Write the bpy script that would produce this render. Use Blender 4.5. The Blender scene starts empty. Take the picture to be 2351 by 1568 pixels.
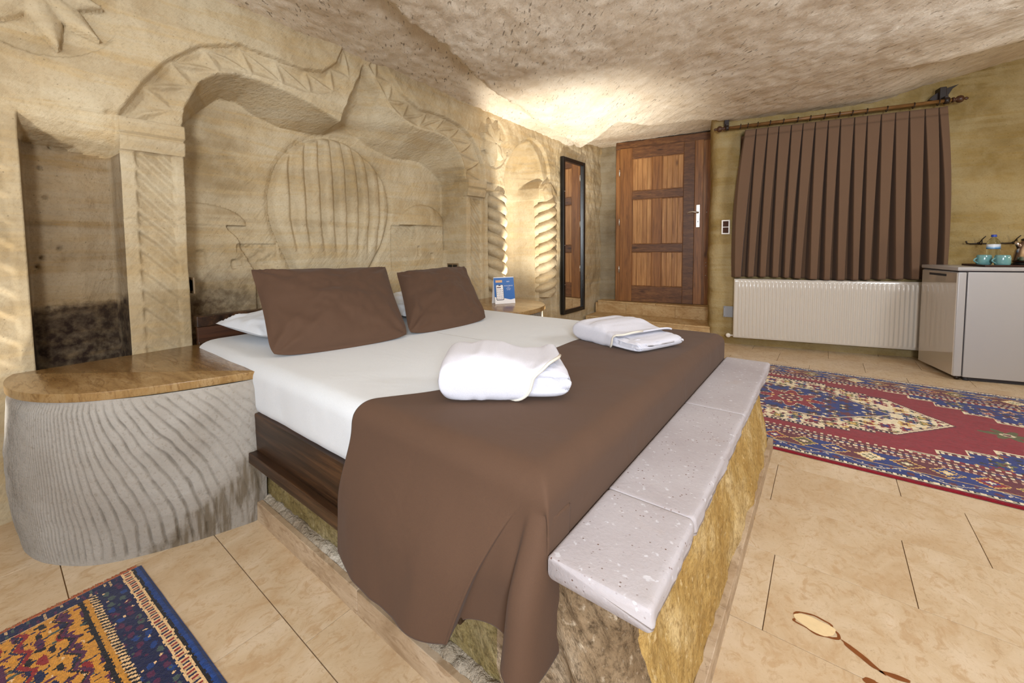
import bpy, bmesh, math, random
import numpy as np
from mathutils import Vector, Matrix
random.seed(7); np.random.seed(7)
SC = bpy.context.scene
COL = SC.collection

# ------------------------------------------------------------------ camera
def rot_cam(px, ry, yz):
    cx, sx = math.cos(px), math.sin(px); cy, sy = math.cos(ry), math.sin(ry); cz, sz = math.cos(yz), math.sin(yz)
    A = np.array([[cz, -sz, 0], [sz, cz, 0], [0, 0, 1]]); B = np.array([[1, 0, 0], [0, cx, -sx], [0, sx, cx]])
    C = np.array([[cy, 0, sy], [0, 1, 0], [-sy, 0, cy]])
    return A @ B @ C
R = rot_cam(-0.06011698, 0.01274961, 0.68653319)
cd = bpy.data.cameras.new('camera'); cam = bpy.data.objects.new('camera', cd); COL.objects.link(cam)
M = Matrix.Identity(4)
for i in range(3):
    M[i][0] = R[i, 0]; M[i][1] = R[i, 2]; M[i][2] = -R[i, 1]
M[2][3] = 1.08
cam.matrix_world = M
cd.sensor_width = 36; cd.lens = 953.08 / 2351 * 36
cd.shift_x = (1175.5 - 1117.06) / 2351; cd.shift_y = -(784 - 626.6) / 2351
cd.clip_start = 0.02
SC.camera = cam

# ------------------------------------------------------------------ world, lights, exposure
w = bpy.data.worlds.new('world'); SC.world = w; w.use_nodes = True
w.node_tree.nodes['Background'].inputs[0].default_value = (.5, .45, .4, 1); w.node_tree.nodes['Background'].inputs[1].default_value = .05
vs = SC.view_settings; vs.view_transform = 'Standard'; vs.look = 'None'; vs.gamma = 1; vs.exposure = -0.76; vs.use_curve_mapping = False
try:
    SC.cycles.max_bounces = 7; SC.cycles.diffuse_bounces = 4; SC.cycles.glossy_bounces = 4; SC.cycles.transmission_bounces = 6
    SC.cycles.sample_clamp_indirect = 6; SC.cycles.use_denoising = True; SC.cycles.caustics_reflective = False; SC.cycles.caustics_refractive = False
except Exception: pass
def area(name, loc, target, size, power, col, size_y=None):
    l = bpy.data.lights.new(name, 'AREA'); l.size = size; l.energy = power; l.color = col
    if size_y: l.shape = 'RECTANGLE'; l.size_y = size_y
    o = bpy.data.objects.new(name, l); COL.objects.link(o); o.location = loc
    o.rotation_euler = (Vector(target) - Vector(loc)).to_track_quat('-Z', 'Y').to_euler(); return o
def point(name, loc, power, col, r=.03):
    l = bpy.data.lights.new(name, 'POINT'); l.energy = power; l.color = col; l.shadow_soft_size = r
    o = bpy.data.objects.new(name, l); COL.objects.link(o); o.location = loc; return o
NEU = (.87, .93, 1); COOL = (.80, .90, 1)
def spot(name, loc, target, power, col, cone=150, blend=.5, r=.03):
    l = bpy.data.lights.new(name, 'SPOT'); l.energy = power; l.color = col; l.shadow_soft_size = r; l.spot_size = math.radians(cone); l.spot_blend = blend
    o = bpy.data.objects.new(name, l); COL.objects.link(o); o.location = loc
    o.rotation_euler = (Vector(target) - Vector(loc)).to_track_quat('-Z', 'Y').to_euler(); return o
area('room_fill_light', (.9, -1.7, 2.3), (-1.4, 1.4, .9), 1.4, 62, NEU)  # unseen soft fill added behind the viewer, no fixture there
area('second_lamp_light', (1.9, 3.0, 2.2), (-2.0, 3.2, 1.2), .8, 92, NEU)  # added fill to brighten the door and rake the carved wall
area('near_window_light', (-.1, -2.45, 1.5), (-1.6, 2.5, 1.3), 1.6, 62, COOL, 1.2)
area('standing_lamp_uplight', (.9, -.9, 1.5), (.0, 1.2, 2.6), .5, 205, NEU)  # upward fill added to brighten the ceiling, no lamp stands there
spot('uplight_far', (-1.66, 3.02, .12), (-2.50, 4.0, 2.25), 700, (1, .96, .86), 84, .9, .03)
spot('uplight_near', (-2.27, -.17, .12), (-2.60, .32, 1.70), 80, (1, .97, .90), 38, .9, .03)
point('lamp_right', (2.1, 4.80, 1.15), 26, (1, .90, .62), .06)

# ------------------------------------------------------------------ helpers
_rng = np.random.RandomState(3); _T = _rng.rand(256, 256)
def vnoise(x, y):
    x = np.asarray(x, float); y = np.asarray(y, float)
    xi = np.floor(x).astype(int); yi = np.floor(y).astype(int); fx = x - xi; fy = y - yi
    fx = fx * fx * (3 - 2 * fx); fy = fy * fy * (3 - 2 * fy)
    a = _T[xi % 256, yi % 256]; b = _T[(xi + 1) % 256, yi % 256]; c = _T[xi % 256, (yi + 1) % 256]; d = _T[(xi + 1) % 256, (yi + 1) % 256]
    return (a * (1 - fx) + b * fx) * (1 - fy) + (c * (1 - fx) + d * fx) * fy - .5
def fbm(x, y, o=4, g=.5):
    s = 0; a = 1
    for i in range(o):
        s = s + a * vnoise(x * 2 ** i + 17.3 * i, y * 2 ** i + 5.1 * i); a *= g
    return s
def sstep(a, b, x):
    t = np.clip((x - a) / (b - a), 0, 1); return t * t * (3 - 2 * t)
def poly_dist(Y, Z, pts, closed=True):
    P = list(pts); n = len(P); best = np.full(Y.shape, 1e9)
    for i in range(n if closed else n - 1):
        a = P[i]; b = P[(i + 1) % n]; dx, dy = b[0] - a[0], b[1] - a[1]; L = dx * dx + dy * dy + 1e-12
        t = np.clip(((Y - a[0]) * dx + (Z - a[1]) * dy) / L, 0, 1)
        best = np.minimum(best, np.hypot(Y - a[0] - t * dx, Z - a[1] - t * dy))
    return best
def inside(Y, Z, pts):
    r = np.zeros(Y.shape, bool); n = len(pts)
    for i in range(n):
        x1, y1 = pts[i]; x2, y2 = pts[(i + 1) % n]
        if y1 == y2: continue
        c = ((y1 > Z) != (y2 > Z)) & (Y < (x2 - x1) * (Z - y1) / (y2 - y1) + x1)
        r ^= c
    return r
def smooth_poly(pts, k=2, closed=False):
    P = [tuple(p) for p in pts]
    for _ in range(k):
        Q = []; n = len(P)
        rg = range(n) if closed else range(n - 1)
        if not closed: Q.append(P[0])
        for i in rg:
            a = P[i]; b = P[(i + 1) % n]
            Q.append(tuple(.75 * u + .25 * v for u, v in zip(a, b))); Q.append(tuple(.25 * u + .75 * v for u, v in zip(a, b)))
        if not closed: Q.append(P[-1])
        P = Q
    return P
def world_of(o):
    Wm = Matrix.Translation(o.location) @ o.rotation_euler.to_matrix().to_4x4()
    if o.parent: return world_of(o.parent) @ o.matrix_parent_inverse @ Wm
    return Wm
def link(name, me, m=None, parent=None):
    o = bpy.data.objects.new(name, me); COL.objects.link(o)
    if parent:
        o.parent = parent; o.matrix_parent_inverse = world_of(parent).inverted()
    if m and hasattr(me, 'materials') and not me.materials: me.materials.append(m)
    return o
def np_mesh(name, V, F, m=None, parent=None, smooth=True):
    V = np.asarray(V, np.float32); F = np.asarray(F, np.int32)
    me = bpy.data.meshes.new(name); me.vertices.add(len(V)); me.vertices.foreach_set('co', V.ravel())
    k = F.shape[1]; me.loops.add(F.size); me.loops.foreach_set('vertex_index', F.ravel())
    me.polygons.add(len(F)); me.polygons.foreach_set('loop_start', np.arange(0, F.size, k, dtype=np.int32))
    try: me.polygons.foreach_set('loop_total', np.full(len(F), k, np.int32))
    except Exception: pass
    if smooth: me.polygons.foreach_set('use_smooth', np.ones(len(F), bool))
    me.update(calc_edges=True); me.validate()
    return link(name, me, m, parent)
def grid_faces(nu, nv, wu=False, wv=False, flip=False):
    iu = np.arange(nu if wu else nu - 1); iv = np.arange(nv if wv else nv - 1)
    a, b = np.meshgrid(iu, iv, indexing='ij'); a = a.ravel(); b = b.ravel(); a2 = (a + 1) % nu; b2 = (b + 1) % nv
    F = np.stack([a * nv + b, a2 * nv + b, a2 * nv + b2, a * nv + b2], 1)
    return F[:, ::-1] if flip else F
def grid_obj(name, P, m, parent=None, mask=None, flip=False, wu=False, wv=False, smooth=True):
    nu, nv = P.shape[:2]; F = grid_faces(nu, nv, wu, wv, flip)
    if mask is not None:
        F = F[mask.ravel()]; u, inv = np.unique(F, return_inverse=True)
        return np_mesh(name, P.reshape(-1, 3)[u], inv.reshape(F.shape), m, parent, smooth)
    return np_mesh(name, P.reshape(-1, 3), F, m, parent, smooth)
def bm_obj(name, bm, m=None, parent=None, smooth=False, angle=None):
    me = bpy.data.meshes.new(name); bm.normal_update(); bm.to_mesh(me); bm.free()
    o = link(name, me, m, parent)
    if smooth:
        me.polygons.foreach_set('use_smooth', np.ones(len(me.polygons), bool))
        if angle is not None:
            try: me.set_sharp_from_angle(angle=math.radians(angle))
            except Exception: pass
    return o
def box_bm(x0, x1, y0, y1, z0, z1, bev=0, seg=2, bm=None):
    bm2 = bmesh.new(); bmesh.ops.create_cube(bm2, size=1)
    for v in bm2.verts:
        v.co = Vector(((x0 + x1) / 2 + v.co.x * (x1 - x0), (y0 + y1) / 2 + v.co.y * (y1 - y0), (z0 + z1) / 2 + v.co.z * (z1 - z0)))
    if bev: bmesh.ops.bevel(bm2, geom=bm2.edges[:], offset=bev, segments=seg, affect='EDGES', profile=.5)
    if bm is None: return bm2
    me = bpy.data.meshes.new('t'); bm2.to_mesh(me); bm2.free(); bm.from_mesh(me); bpy.data.meshes.remove(me); return bm
def box(name, x0, x1, y0, y1, z0, z1, m, parent=None, bev=.002, seg=2, xf=None, smooth=False):
    bm = box_bm(x0, x1, y0, y1, z0, z1, bev, seg)
    if xf is not None: bmesh.ops.transform(bm, matrix=xf, verts=bm.verts)
    return bm_obj(name, bm, m, parent, smooth, 40 if smooth else None)
def lathe(name, prof, m, parent=None, loc=(0, 0, 0), n=32, axis=None, caps=True):
    # prof: list of (r, z)
    P = np.array([[[r * math.cos(2 * math.pi * i / n), r * math.sin(2 * math.pi * i / n), z] for z_i, (r, z) in enumerate(prof)] for i in range(n)])
    if axis is not None:
        q = Vector((0, 0, 1)).rotation_difference(Vector(axis)).to_matrix(); P = P @ np.array(q).T
    P = P + np.array(loc)
    o = grid_obj(name, P, m, parent, wu=True)
    return o
def tube(name, pts, r, m, parent=None, n=10, closed=False, radii=None):
    pts = [Vector(p) for p in pts]; N = len(pts); P = np.zeros((N, n, 3)); up = Vector((0, 0, 1)); prev = None
    for i, p in enumerate(pts):
        if closed: t = (pts[(i + 1) % N] - pts[i - 1]).normalized()
        else: t = (pts[min(i + 1, N - 1)] - pts[max(i - 1, 0)]).normalized()
        if prev is None:
            a = t.cross(up)
            if a.length < .05: a = t.cross(Vector((1, 0, 0)))
            a.normalize()
        else:
            a = (prev - t * prev.dot(t)).normalized()
        prev = a; b = t.cross(a); rr = radii[i] if radii else r
        for k in range(n):
            th = 2 * math.pi * k / n; P[i, k] = p + (a * math.cos(th) + b * math.sin(th)) * rr
    if not closed:
        P = np.concatenate([np.repeat(np.array(pts[0])[None, None], n, 1), P, np.repeat(np.array(pts[-1])[None, None], n, 1)], 0)
    return grid_obj(name, P, m, parent, wv=True, wu=closed)
def empty(name, loc, label, cat, group=None, rz=0):
    o = bpy.data.objects.new(name, None); COL.objects.link(o); o.location = loc; o.rotation_euler = (0, 0, rz)
    o.empty_display_size = .1
    return tag(o, label, cat, group)
def tag(o, label=None, cat=None, group=None, kind=None):
    if label: o['label'] = label
    if cat: o['category'] = cat
    if group: o['group'] = group
    if kind: o['kind'] = kind
    return o
def struct(o, label, cat=None):
    o['kind'] = 'structure'; o['label'] = label
    o['category'] = cat or o.name.split('_')[0].split('.')[0]
    return o
# ------------------------------------------------------------------ materials
class NT:
    def __init__(s, name):
        s.m = bpy.data.materials.new(name); s.m.use_nodes = True; s.t = s.m.node_tree; s.N = s.t.nodes; s.L = s.t.links
        s.b = s.N['Principled BSDF']; s.x = 0
    def n(s, typ, **kw):
        o = s.N.new(typ)
        for k, v in kw.items():
            if k.startswith('_'): setattr(o, k[1:], v)
        return o
    def put(s, sock, v):
        if hasattr(v, 'is_linked') or isinstance(v, bpy.types.NodeSocket): s.L.new(v, sock)
        else: sock.default_value = v
    def pos(s): return s.n('ShaderNodeNewGeometry').outputs['Position']
    def obj(s): return s.n('ShaderNodeTexCoord').outputs['Object']
    def mp(s, vec, scale=(1, 1, 1), rot=(0, 0, 0), loc=(0, 0, 0)):
        if rot != (0, 0, 0):
            q = s.n('ShaderNodeMapping'); s.L.new(vec, q.inputs[0]); q.inputs['Rotation'].default_value = rot; vec = q.outputs[0]
        o = s.n('ShaderNodeMapping'); s.L.new(vec, o.inputs[0]); o.inputs['Scale'].default_value = scale; o.inputs['Location'].default_value = loc
        return o.outputs[0]
    def noise(s, vec, scale=5, detail=4, rough=.55, dist=0):
        o = s.n('ShaderNodeTexNoise'); s.L.new(vec, o.inputs['Vector']); o.inputs['Scale'].default_value = scale; o.inputs['Detail'].default_value = detail
        o.inputs['Roughness'].default_value = rough; o.inputs['Distortion'].default_value = dist; return o.outputs[0]
    def vor(s, vec, scale=5, feat='F1', rnd=1):
        o = s.n('ShaderNodeTexVoronoi', _feature=feat); s.L.new(vec, o.inputs['Vector']); o.inputs['Scale'].default_value = scale; o.inputs['Randomness'].default_value = rnd; return o.outputs[0]
    def wave(s, vec, scale=5, dist=2, detail=2, axis='X'):
        o = s.n('ShaderNodeTexWave', _bands_direction=axis); s.L.new(vec, o.inputs['Vector']); o.inputs['Scale'].default_value = scale; o.inputs['Distortion'].default_value = dist; o.inputs['Detail'].default_value = detail; return o.outputs[1]
    def ramp(s, f, stops):
        o = s.n('ShaderNodeValToRGB'); s.L.new(f, o.inputs[0]); e = o.color_ramp.elements
        while len(e) < len(stops): e.new(.5)
        for i, (p, c) in enumerate(stops):
            e[i].position = p; e[i].color = (c[0], c[1], c[2], 1) if not isinstance(c, (int, float)) else (c, c, c, 1)
        return o.outputs[0]
    def mix(s, f, a, b, mode='MIX'):
        o = s.n('ShaderNodeMix', _data_type='RGBA', _blend_type=mode); s.put(o.inputs[0], f)
        for sk, v in ((o.inputs[6], a), (o.inputs[7], b)):
            if isinstance(v, tuple): sk.default_value = (*v[:3], 1)
            else: s.L.new(v, sk)
        return o.outputs[2]
    def math(s, op, a, b=0, c=None):
        o = s.n('ShaderNodeMath', _operation=op); s.put(o.inputs[0], a); s.put(o.inputs[1], b)
        if c is not None: s.put(o.inputs[2], c)
        return o.outputs[0]
    def sep(s, v):
        o = s.n('ShaderNodeSeparateXYZ'); s.L.new(v, o.inputs[0]); return o.outputs
    def bump(s, h, strength=.5, dist=.01, nrm=None):
        o = s.n('ShaderNodeBump'); s.L.new(h, o.inputs['Height']); o.inputs['Strength'].default_value = strength; o.inputs['Distance'].default_value = dist
        if nrm is not None: s.L.new(nrm, o.inputs['Normal'])
        return o.outputs[0]
    def done(s, col, rough=.8, nrm=None, spec=.3, **kw):
        s.put(s.b.inputs['Base Color'], col if not isinstance(col, tuple) else (*col[:3], 1)); s.put(s.b.inputs['Roughness'], rough)
        s.b.inputs['Specular IOR Level'].default_value = spec
        if nrm is not None: s.L.new(nrm, s.b.inputs['Normal'])
        for k, v in kw.items(): s.b.inputs[k.replace('_', ' ')].default_value = v
        return s.m
def srgb(r, g, b):
    f = lambda c: ((c / 255 + .055) / 1.055) ** 2.4 if c / 255 > .04045 else c / 255 / 12.92
    return (f(r), f(g), f(b))

def plain(name, c, rough=.5, spec=.4, grain=0, scale=200, **kw):
    t = NT(name)
    if grain:
        nz = t.noise(t.obj(), scale, 3); col = t.mix(nz, tuple(x * (1 - grain) for x in c), tuple(min(1, x * (1 + grain)) for x in c))
        return t.done(col, rough, t.bump(nz, .15, .001), spec, **kw)
    return t.done(c, rough, None, spec, **kw)

def tuff(name, base, light, dark, ochre, chis=(24, 24, 6), rot=(0.5, 0, 0), cb=.5, cd=.012, pits=.0, strata=.5, darkened=None):
    t = NT(name); P = t.pos()
    n1 = t.noise(P, 1.7, 6, .6); n2 = t.noise(t.mp(P, (.6, .6, 7)), 1.6, 6, .6, .4)
    col = t.ramp(n1, [(.3, dark), (.5, base), (.72, light)])
    st = t.ramp(n2, [(.36, 0), (.46, .9), (.52, .15), (.6, .0), (.68, .7), (.74, .1)])
    col = t.mix(t.math('MULTIPLY', st, strata), col, ochre)
    bz = t.noise(t.mp(P, (.35, .16, 3.0)), 1.2, 5, .5, .3); col = t.mix(t.math('MULTIPLY', t.ramp(bz, [(.50, 0), (.54, 1), (.60, 1), (.63, 0)]), strata * .62), col, light)
    col = t.mix(t.math('MULTIPLY', t.ramp(bz, [(.36, 1), (.43, 1), (.45, 0)]), strata * .4), col, dark)
    n4 = t.noise(P, 9, 6, .65); col = t.mix(t.math('MULTIPLY', t.ramp(n4, [(.45, 0), (.75, 1)]), .45), col, light)
    n3 = t.noise(P, 85, 4, .7)
    col = t.mix(t.ramp(n3, [(.3, .35), (.5, 0)]), col, dark, 'MIX')
    v = t.vor(t.mp(P, (1, 1, 1)), 26); spots = t.ramp(v, [(.0, 1), (.06, .8), (.09, 0)])
    col = t.mix(t.math('MULTIPLY', spots, .5), col, tuple(c * .35 for c in dark))
    if darkened:
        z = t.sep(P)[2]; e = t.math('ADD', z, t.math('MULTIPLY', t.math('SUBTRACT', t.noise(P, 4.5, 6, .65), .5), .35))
        k = t.ramp(t.math('DIVIDE', e, 2.5), [(darkened[0] / 2.5, 1), (darkened[1] / 2.5, 0)])
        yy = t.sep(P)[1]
        k2 = t.ramp(t.math('MULTIPLY_ADD', yy, .2, .2), [(darkened[2] * .2 + .2, 1), (darkened[3] * .2 + .2, .0)])
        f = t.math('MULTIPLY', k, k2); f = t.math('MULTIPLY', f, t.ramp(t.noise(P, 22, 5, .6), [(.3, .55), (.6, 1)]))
        col = t.mix(f, col, darkened[4])
    c1 = t.noise(t.mp(P, chis, rot), 1, 5, .6); c2 = t.noise(P, 60, 5, .7)
    h = t.math('ADD', t.math('MULTIPLY', c1, 1.0), t.math('MULTIPLY', c2, .35))
    nrm = t.bump(h, cb, cd)
    if pits:
        pv = t.noise(t.mp(P, (17, 62, 40), (0, 0, .80)), 1, 3, .5)
        mk = t.noise(P, 2.2, 3)
        pk = t.ramp(pv, [(.31, 1), (.37, 0)])
        pk = t.math('MULTIPLY', pk, t.ramp(mk, [(.35, .35), (.6, 1)]))
        col = t.mix(t.math('MULTIPLY', pk, pits), col, tuple(c * .42 for c in dark))
        nrm = t.bump(t.math('SUBTRACT', 1, pk), .45, .012, nrm)
    return t.done(col, .92, nrm, .12)

BASE = srgb(182, 162, 129); LIGHT = srgb(203, 189, 161); DARK = srgb(147, 127, 94); OCH = srgb(186, 156, 105)
M_TUFF = tuff('carved tuff', BASE, LIGHT, DARK, OCH, (30, 50, 12), (.7, 0, 0), .7, .012, strata=.55, darkened=(.80, 1.04, .75, 1.7, srgb(72, 54, 36)))
M_TUFF2 = tuff('smooth carved tuff', tuple(c * .93 for c in BASE), tuple(c * .93 for c in LIGHT), tuple(c * .93 for c in DARK), OCH, (40, 50, 14), (.6, 0, 0), .5, .009, strata=.4)
M_BAY = tuff('chiselled tuff', srgb(144, 125, 98), srgb(164, 148, 123), srgb(102, 83, 59), srgb(139, 109, 63), (22, 22, 7), (.3, 0, 0), .6, .016, strata=.6, darkened=(.80, .86, .3, 3.0, srgb(44, 32, 25)))  # recess stone turns very dark brown below a near-level edge low down
M_CEIL = tuff('chiselled ceiling tuff', srgb(222, 207, 186), srgb(237, 226, 209), srgb(199, 179, 154), srgb(222, 200, 167), (14, 50, 30), (0, 0, .80), .6, .014, pits=.85, strata=.2)
M_FAR = tuff('yellowish wall tuff', srgb(154, 133, 91), srgb(174, 157, 119), srgb(123, 101, 58), srgb(152, 125, 69), (40, 40, 18), (.5, .6, 0), .65, .013, strata=.5)
M_GREY = tuff('grey inner tuff', srgb(150, 138, 116), srgb(170, 158, 134), srgb(120, 104, 80), srgb(140, 120, 84), (40, 40, 18), (.5, .2, 0), .5, .012, strata=.4)  # greyer stone tone for the door wall

def travertine(name, a, b, c, pitc, gloss=.32, sc=(1, 1, 1), pit=.5):
    t = NT(name); P = t.pos(); oi = t.n('ShaderNodeObjectInfo')
    off = t.n('ShaderNodeVectorMath', _operation='MULTIPLY_ADD'); t.L.new(P, off.inputs[0]); off.inputs[1].default_value = sc
    cx = t.n('ShaderNodeCombineXYZ'); rr = oi.outputs['Random']
    t.L.new(t.math('MULTIPLY', rr, 37), cx.inputs[0]); t.L.new(t.math('MULTIPLY', rr, 91), cx.inputs[1]); t.L.new(t.math('MULTIPLY', rr, 13), cx.inputs[2])
    t.L.new(cx.outputs[0], off.inputs[2]); V = off.outputs[0]
    n1 = t.noise(V, 3.2, 8, .62, 1.2); n2 = t.noise(V, 11, 8, .7, 1.8)
    col = t.ramp(n1, [(.28, b), (.48, a), (.7, c)])
    col = t.mix(t.ramp(n2, [(.52, 0), (.62, .75)]), col, b); n5 = t.noise(V, 26, 6, .75, 1); col = t.mix(t.ramp(n5, [(.55, 0), (.66, .5)]), col, tuple(x * .82 for x in b)); col = t.mix(t.ramp(n5, [(.34, .45), (.42, 0)]), col, c)
    v = t.ramp(t.noise(V, 30, 8, .78, 2.5), [(.34, 1), (.41, 0)]); v = t.math('MULTIPLY', v, t.ramp(t.noise(V, 2.3, 4), [(.42, .12), (.58, 1)]))
    col = t.mix(t.math('MULTIPLY', v, pit), col, pitc)
    col = t.mix(t.math('MULTIPLY', rr, .22), col, b)
    rg = t.ramp(n2, [(.3, gloss - .06), (.7, gloss + .14)])
    return t.done(col, rg, t.bump(t.math('SUBTRACT', n2, v), .12, .003), .45)
M_TILE = travertine('travertine floor', srgb(198, 175, 144), srgb(181, 150, 113), srgb(210, 190, 164), srgb(131, 84, 47), .3, (1.8, 1.2, 1))
M_STEP = travertine('travertine step', srgb(190, 158, 112), srgb(160, 124, 76), srgb(206, 182, 140), srgb(84, 66, 36), .5, (1, 1, 2))
M_SKIRT = travertine('travertine skirting', srgb(174, 150, 122), srgb(140, 114, 86), srgb(198, 178, 154), srgb(96, 68, 44), .4, (1, 1, 3), .7)
M_SLABTOP = travertine('polished travertine top', srgb(146, 115, 73), srgb(113, 81, 44), srgb(166, 139, 100), srgb(80, 52, 24), .16, (.7, 3, 1), .6)

def grey_stone():
    t = NT('speckled pale stone'); P = t.pos()
    n1 = t.noise(P, 2.5, 6, .6); col = t.ramp(n1, [(.3, srgb(157, 148, 149)), (.6, srgb(172, 165, 167)), (.8, srgb(162, 152, 148))])
    sp = t.ramp(t.noise(P, 60, 3, .5), [(.64, 0), (.7, 1)]); col = t.mix(t.math('MULTIPLY', sp, .7), col, srgb(198, 196, 201))
    ds = t.ramp(t.vor(P, 75), [(.1, 1), (.17, 0)]); ds = t.math('MULTIPLY', ds, t.ramp(t.noise(P, 14, 3), [(.45, 0), (.6, 1)]))
    col = t.mix(ds, col, srgb(101, 71, 56))
    stn = t.ramp(t.noise(P, 4.2, 4), [(.66, 0), (.78, .6)]); col = t.mix(stn, col, srgb(167, 146, 127))
    return t.done(col, .75, t.bump(t.math('ADD', t.noise(P, 90, 4, .7), t.math('MULTIPLY', ds, -1)), .3, .004), .2)
M_GSTONE = grey_stone()
def rock(name, a, b, c, dk, stretch=(1, 1, 1), rot=(0, 0, 0)):
    t = NT(name); P = t.pos(); n1 = t.noise(P, 4, 6, .65); col = t.ramp(n1, [(.3, b), (.5, a), (.7, c)])
    n2 = t.noise(P, 70, 4, .75); col = t.mix(t.ramp(n2, [(.3, .8), (.52, 0)]), col, dk)
    col = t.mix(t.ramp(t.noise(P, 55, 3, .6), [(.6, 0), (.72, .7)]), col, c)
    s = t.noise(t.mp(P, stretch, rot), 1, 6, .7)
    col = t.mix(t.ramp(s, [(.3, .6), (.48, 0)]), col, dk)
    h = t.math('ADD', t.math('MULTIPLY', n2, .5), s)
    return t.done(col, .95, t.bump(h, .7, .015), .1)
M_ROCKY = rock('yellow rough rock', srgb(182, 150, 92), srgb(160, 124, 66), srgb(214, 190, 144), srgb(124, 96, 54), (26, 26, 24))
M_ROCKS = rock('olive rough rock', srgb(128, 112, 72), srgb(108, 90, 54), srgb(160, 146, 112), srgb(70, 58, 34), (30, 30, 20))
M_ROCKC = rock('striated brown rock', srgb(140, 118, 92), srgb(102, 80, 56), srgb(190, 172, 148), srgb(56, 42, 28), (60, 60, 16), (0, .75, 0))
M_NSBODY = None
def ns_body():
    t = NT('grooved whitewashed tuff'); P = t.pos(); n1 = t.noise(P, 3, 6, .6)
    col = t.ramp(n1, [(.3, srgb(146, 138, 128)), (.6, srgb(161, 155, 147)), (.8, srgb(154, 147, 133))])
    s = t.sep(P)
    # damp patch low down beside the bed
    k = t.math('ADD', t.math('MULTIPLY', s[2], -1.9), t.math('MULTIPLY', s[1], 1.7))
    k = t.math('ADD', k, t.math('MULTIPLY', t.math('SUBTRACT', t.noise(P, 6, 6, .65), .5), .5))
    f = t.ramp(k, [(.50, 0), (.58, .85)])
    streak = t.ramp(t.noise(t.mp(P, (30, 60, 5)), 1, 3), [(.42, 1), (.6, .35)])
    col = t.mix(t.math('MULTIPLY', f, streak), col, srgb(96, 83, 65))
    n3 = t.noise(P, 80, 4, .7); col = t.mix(t.ramp(n3, [(.3, .4), (.45, 0)]), col, srgb(110, 97, 80))
    at = t.n('ShaderNodeAttribute', _attribute_name='groove'); col = t.mix(t.math('MULTIPLY', at.outputs['Fac'], .55), col, srgb(94, 83, 68))
    return t.done(col, .92, t.bump(t.math('ADD', n3, n1), .45, .008), .1)
M_NSBODY = ns_body()

def wood(name, a, b, c, axis=2, rough=.45, scale=1.0, knots=True, spec=.35):
    t = NT(name); V = t.obj(); oi = t.n('ShaderNodeObjectInfo').outputs['Random']
    cx = t.n('ShaderNodeCombineXYZ'); t.L.new(t.math('MULTIPLY', oi, 23), cx.inputs[0]); t.L.new(t.math('MULTIPLY', oi, 57), cx.inputs[1]); t.L.new(t.math('MULTIPLY', oi, 11), cx.inputs[2])
    ad = t.n('ShaderNodeVectorMath', _operation='ADD'); t.L.new(V, ad.inputs[0]); t.L.new(cx.outputs[0], ad.inputs[1]); V = ad.outputs[0]
    sc = [26 * scale] * 3; sc[axis] = 1.6 * scale
    g = t.noise(t.mp(V, tuple(sc)), 1, 6, .65, .6)
    sc2 = [90 * scale] * 3; sc2[axis] = 3 * scale
    g2 = t.noise(t.mp(V, tuple(sc2)), 1, 3, .6)
    col = t.ramp(g, [(.3, b), (.5, a), (.7, c)])
    col = t.mix(t.ramp(g2, [(.35, .5), (.55, 0)]), col, b)
    if knots:
        sk = [7] * 3; sk[axis] = 2.6; kn = t.ramp(t.vor(t.mp(V, tuple(sk)), 1), [(.05, 1), (.12, .3), (.16, 0)])
        col = t.mix(t.math('MULTIPLY', kn, .75), col, tuple(x * .3 for x in b))
    col = t.mix(t.math('MULTIPLY', oi, .25), col, b)
    return t.done(col, rough, t.bump(g, .2, .002), spec)
M_DOORF = wood('stained door stile', srgb(150, 98, 50), srgb(100, 62, 28), srgb(172, 120, 64), 2)
M_DOORH = wood('stained door rail', srgb(112, 72, 40), srgb(78, 48, 26), srgb(140, 96, 54), 0)
M_DOORP = wood('pine door board', srgb(184, 132, 78), srgb(134, 88, 46), srgb(208, 158, 100), 2)
M_WOODD = wood('dark bed rail', srgb(58, 37, 22), srgb(28, 18, 11), srgb(96, 64, 38), 0, .35)
M_WOODY = wood('dark headboard', srgb(72, 42, 24), srgb(42, 24, 14), srgb(96, 60, 36), 1, .45)
M_ROD = wood('curtain rod wood', srgb(120, 84, 46), srgb(92, 60, 30), srgb(146, 106, 62), 0, .4, knots=False)
M_BLACK = plain('black lacquer', srgb(16, 15, 15), .3, .5)
M_IRON = plain('dark iron', srgb(38, 26, 20), .45, .4)
M_DKWOOD = plain('dark finial wood', srgb(70, 42, 26), .4, .4, .2, 30)
def cloth(name, c, rough=.9, weave=900, sheen=.3, var=.06, bump=.25):
    t = NT(name); P = t.obj(); n = t.noise(P, 3, 4); w1 = t.noise(P, weave, 2)
    col = t.mix(t.math('MULTIPLY', n, 1), tuple(x * (1 - var) for x in c), tuple(min(1, x * (1 + var)) for x in c))
    col = t.mix(t.ramp(w1, [(.35, .25), (.5, 0)]), col, tuple(x * .7 for x in c))
    wr = t.noise(P, 5, 3, .5, .5)
    nr = t.bump(wr, .25, .02); nr = t.bump(w1, bump, .0006, nr)
    m = t.done(col, rough, nr, .15); t.b.inputs['Sheen Weight'].default_value = sheen; return m
M_BROWN = cloth('brown satin cotton', srgb(86, 64, 50), .85, 700, .04)
M_CURT = cloth('taupe curtain cloth', srgb(108, 84, 66), .95, 600, .05, .05)
M_SHEET = cloth('white sheet', srgb(206, 208, 211), .85, 500, .15, .02, .1)
M_PILW = cloth('white pillowcase', srgb(208, 211, 217), .85, 500, .15, .02, .1)
M_TOWEL = cloth('white terry', srgb(200, 198, 206), .98, 420, .08, .02, 1.0)
M_HEM = cloth('cream towel hem', srgb(212, 204, 190), .9, 700, .05, .02, .3)
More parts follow.
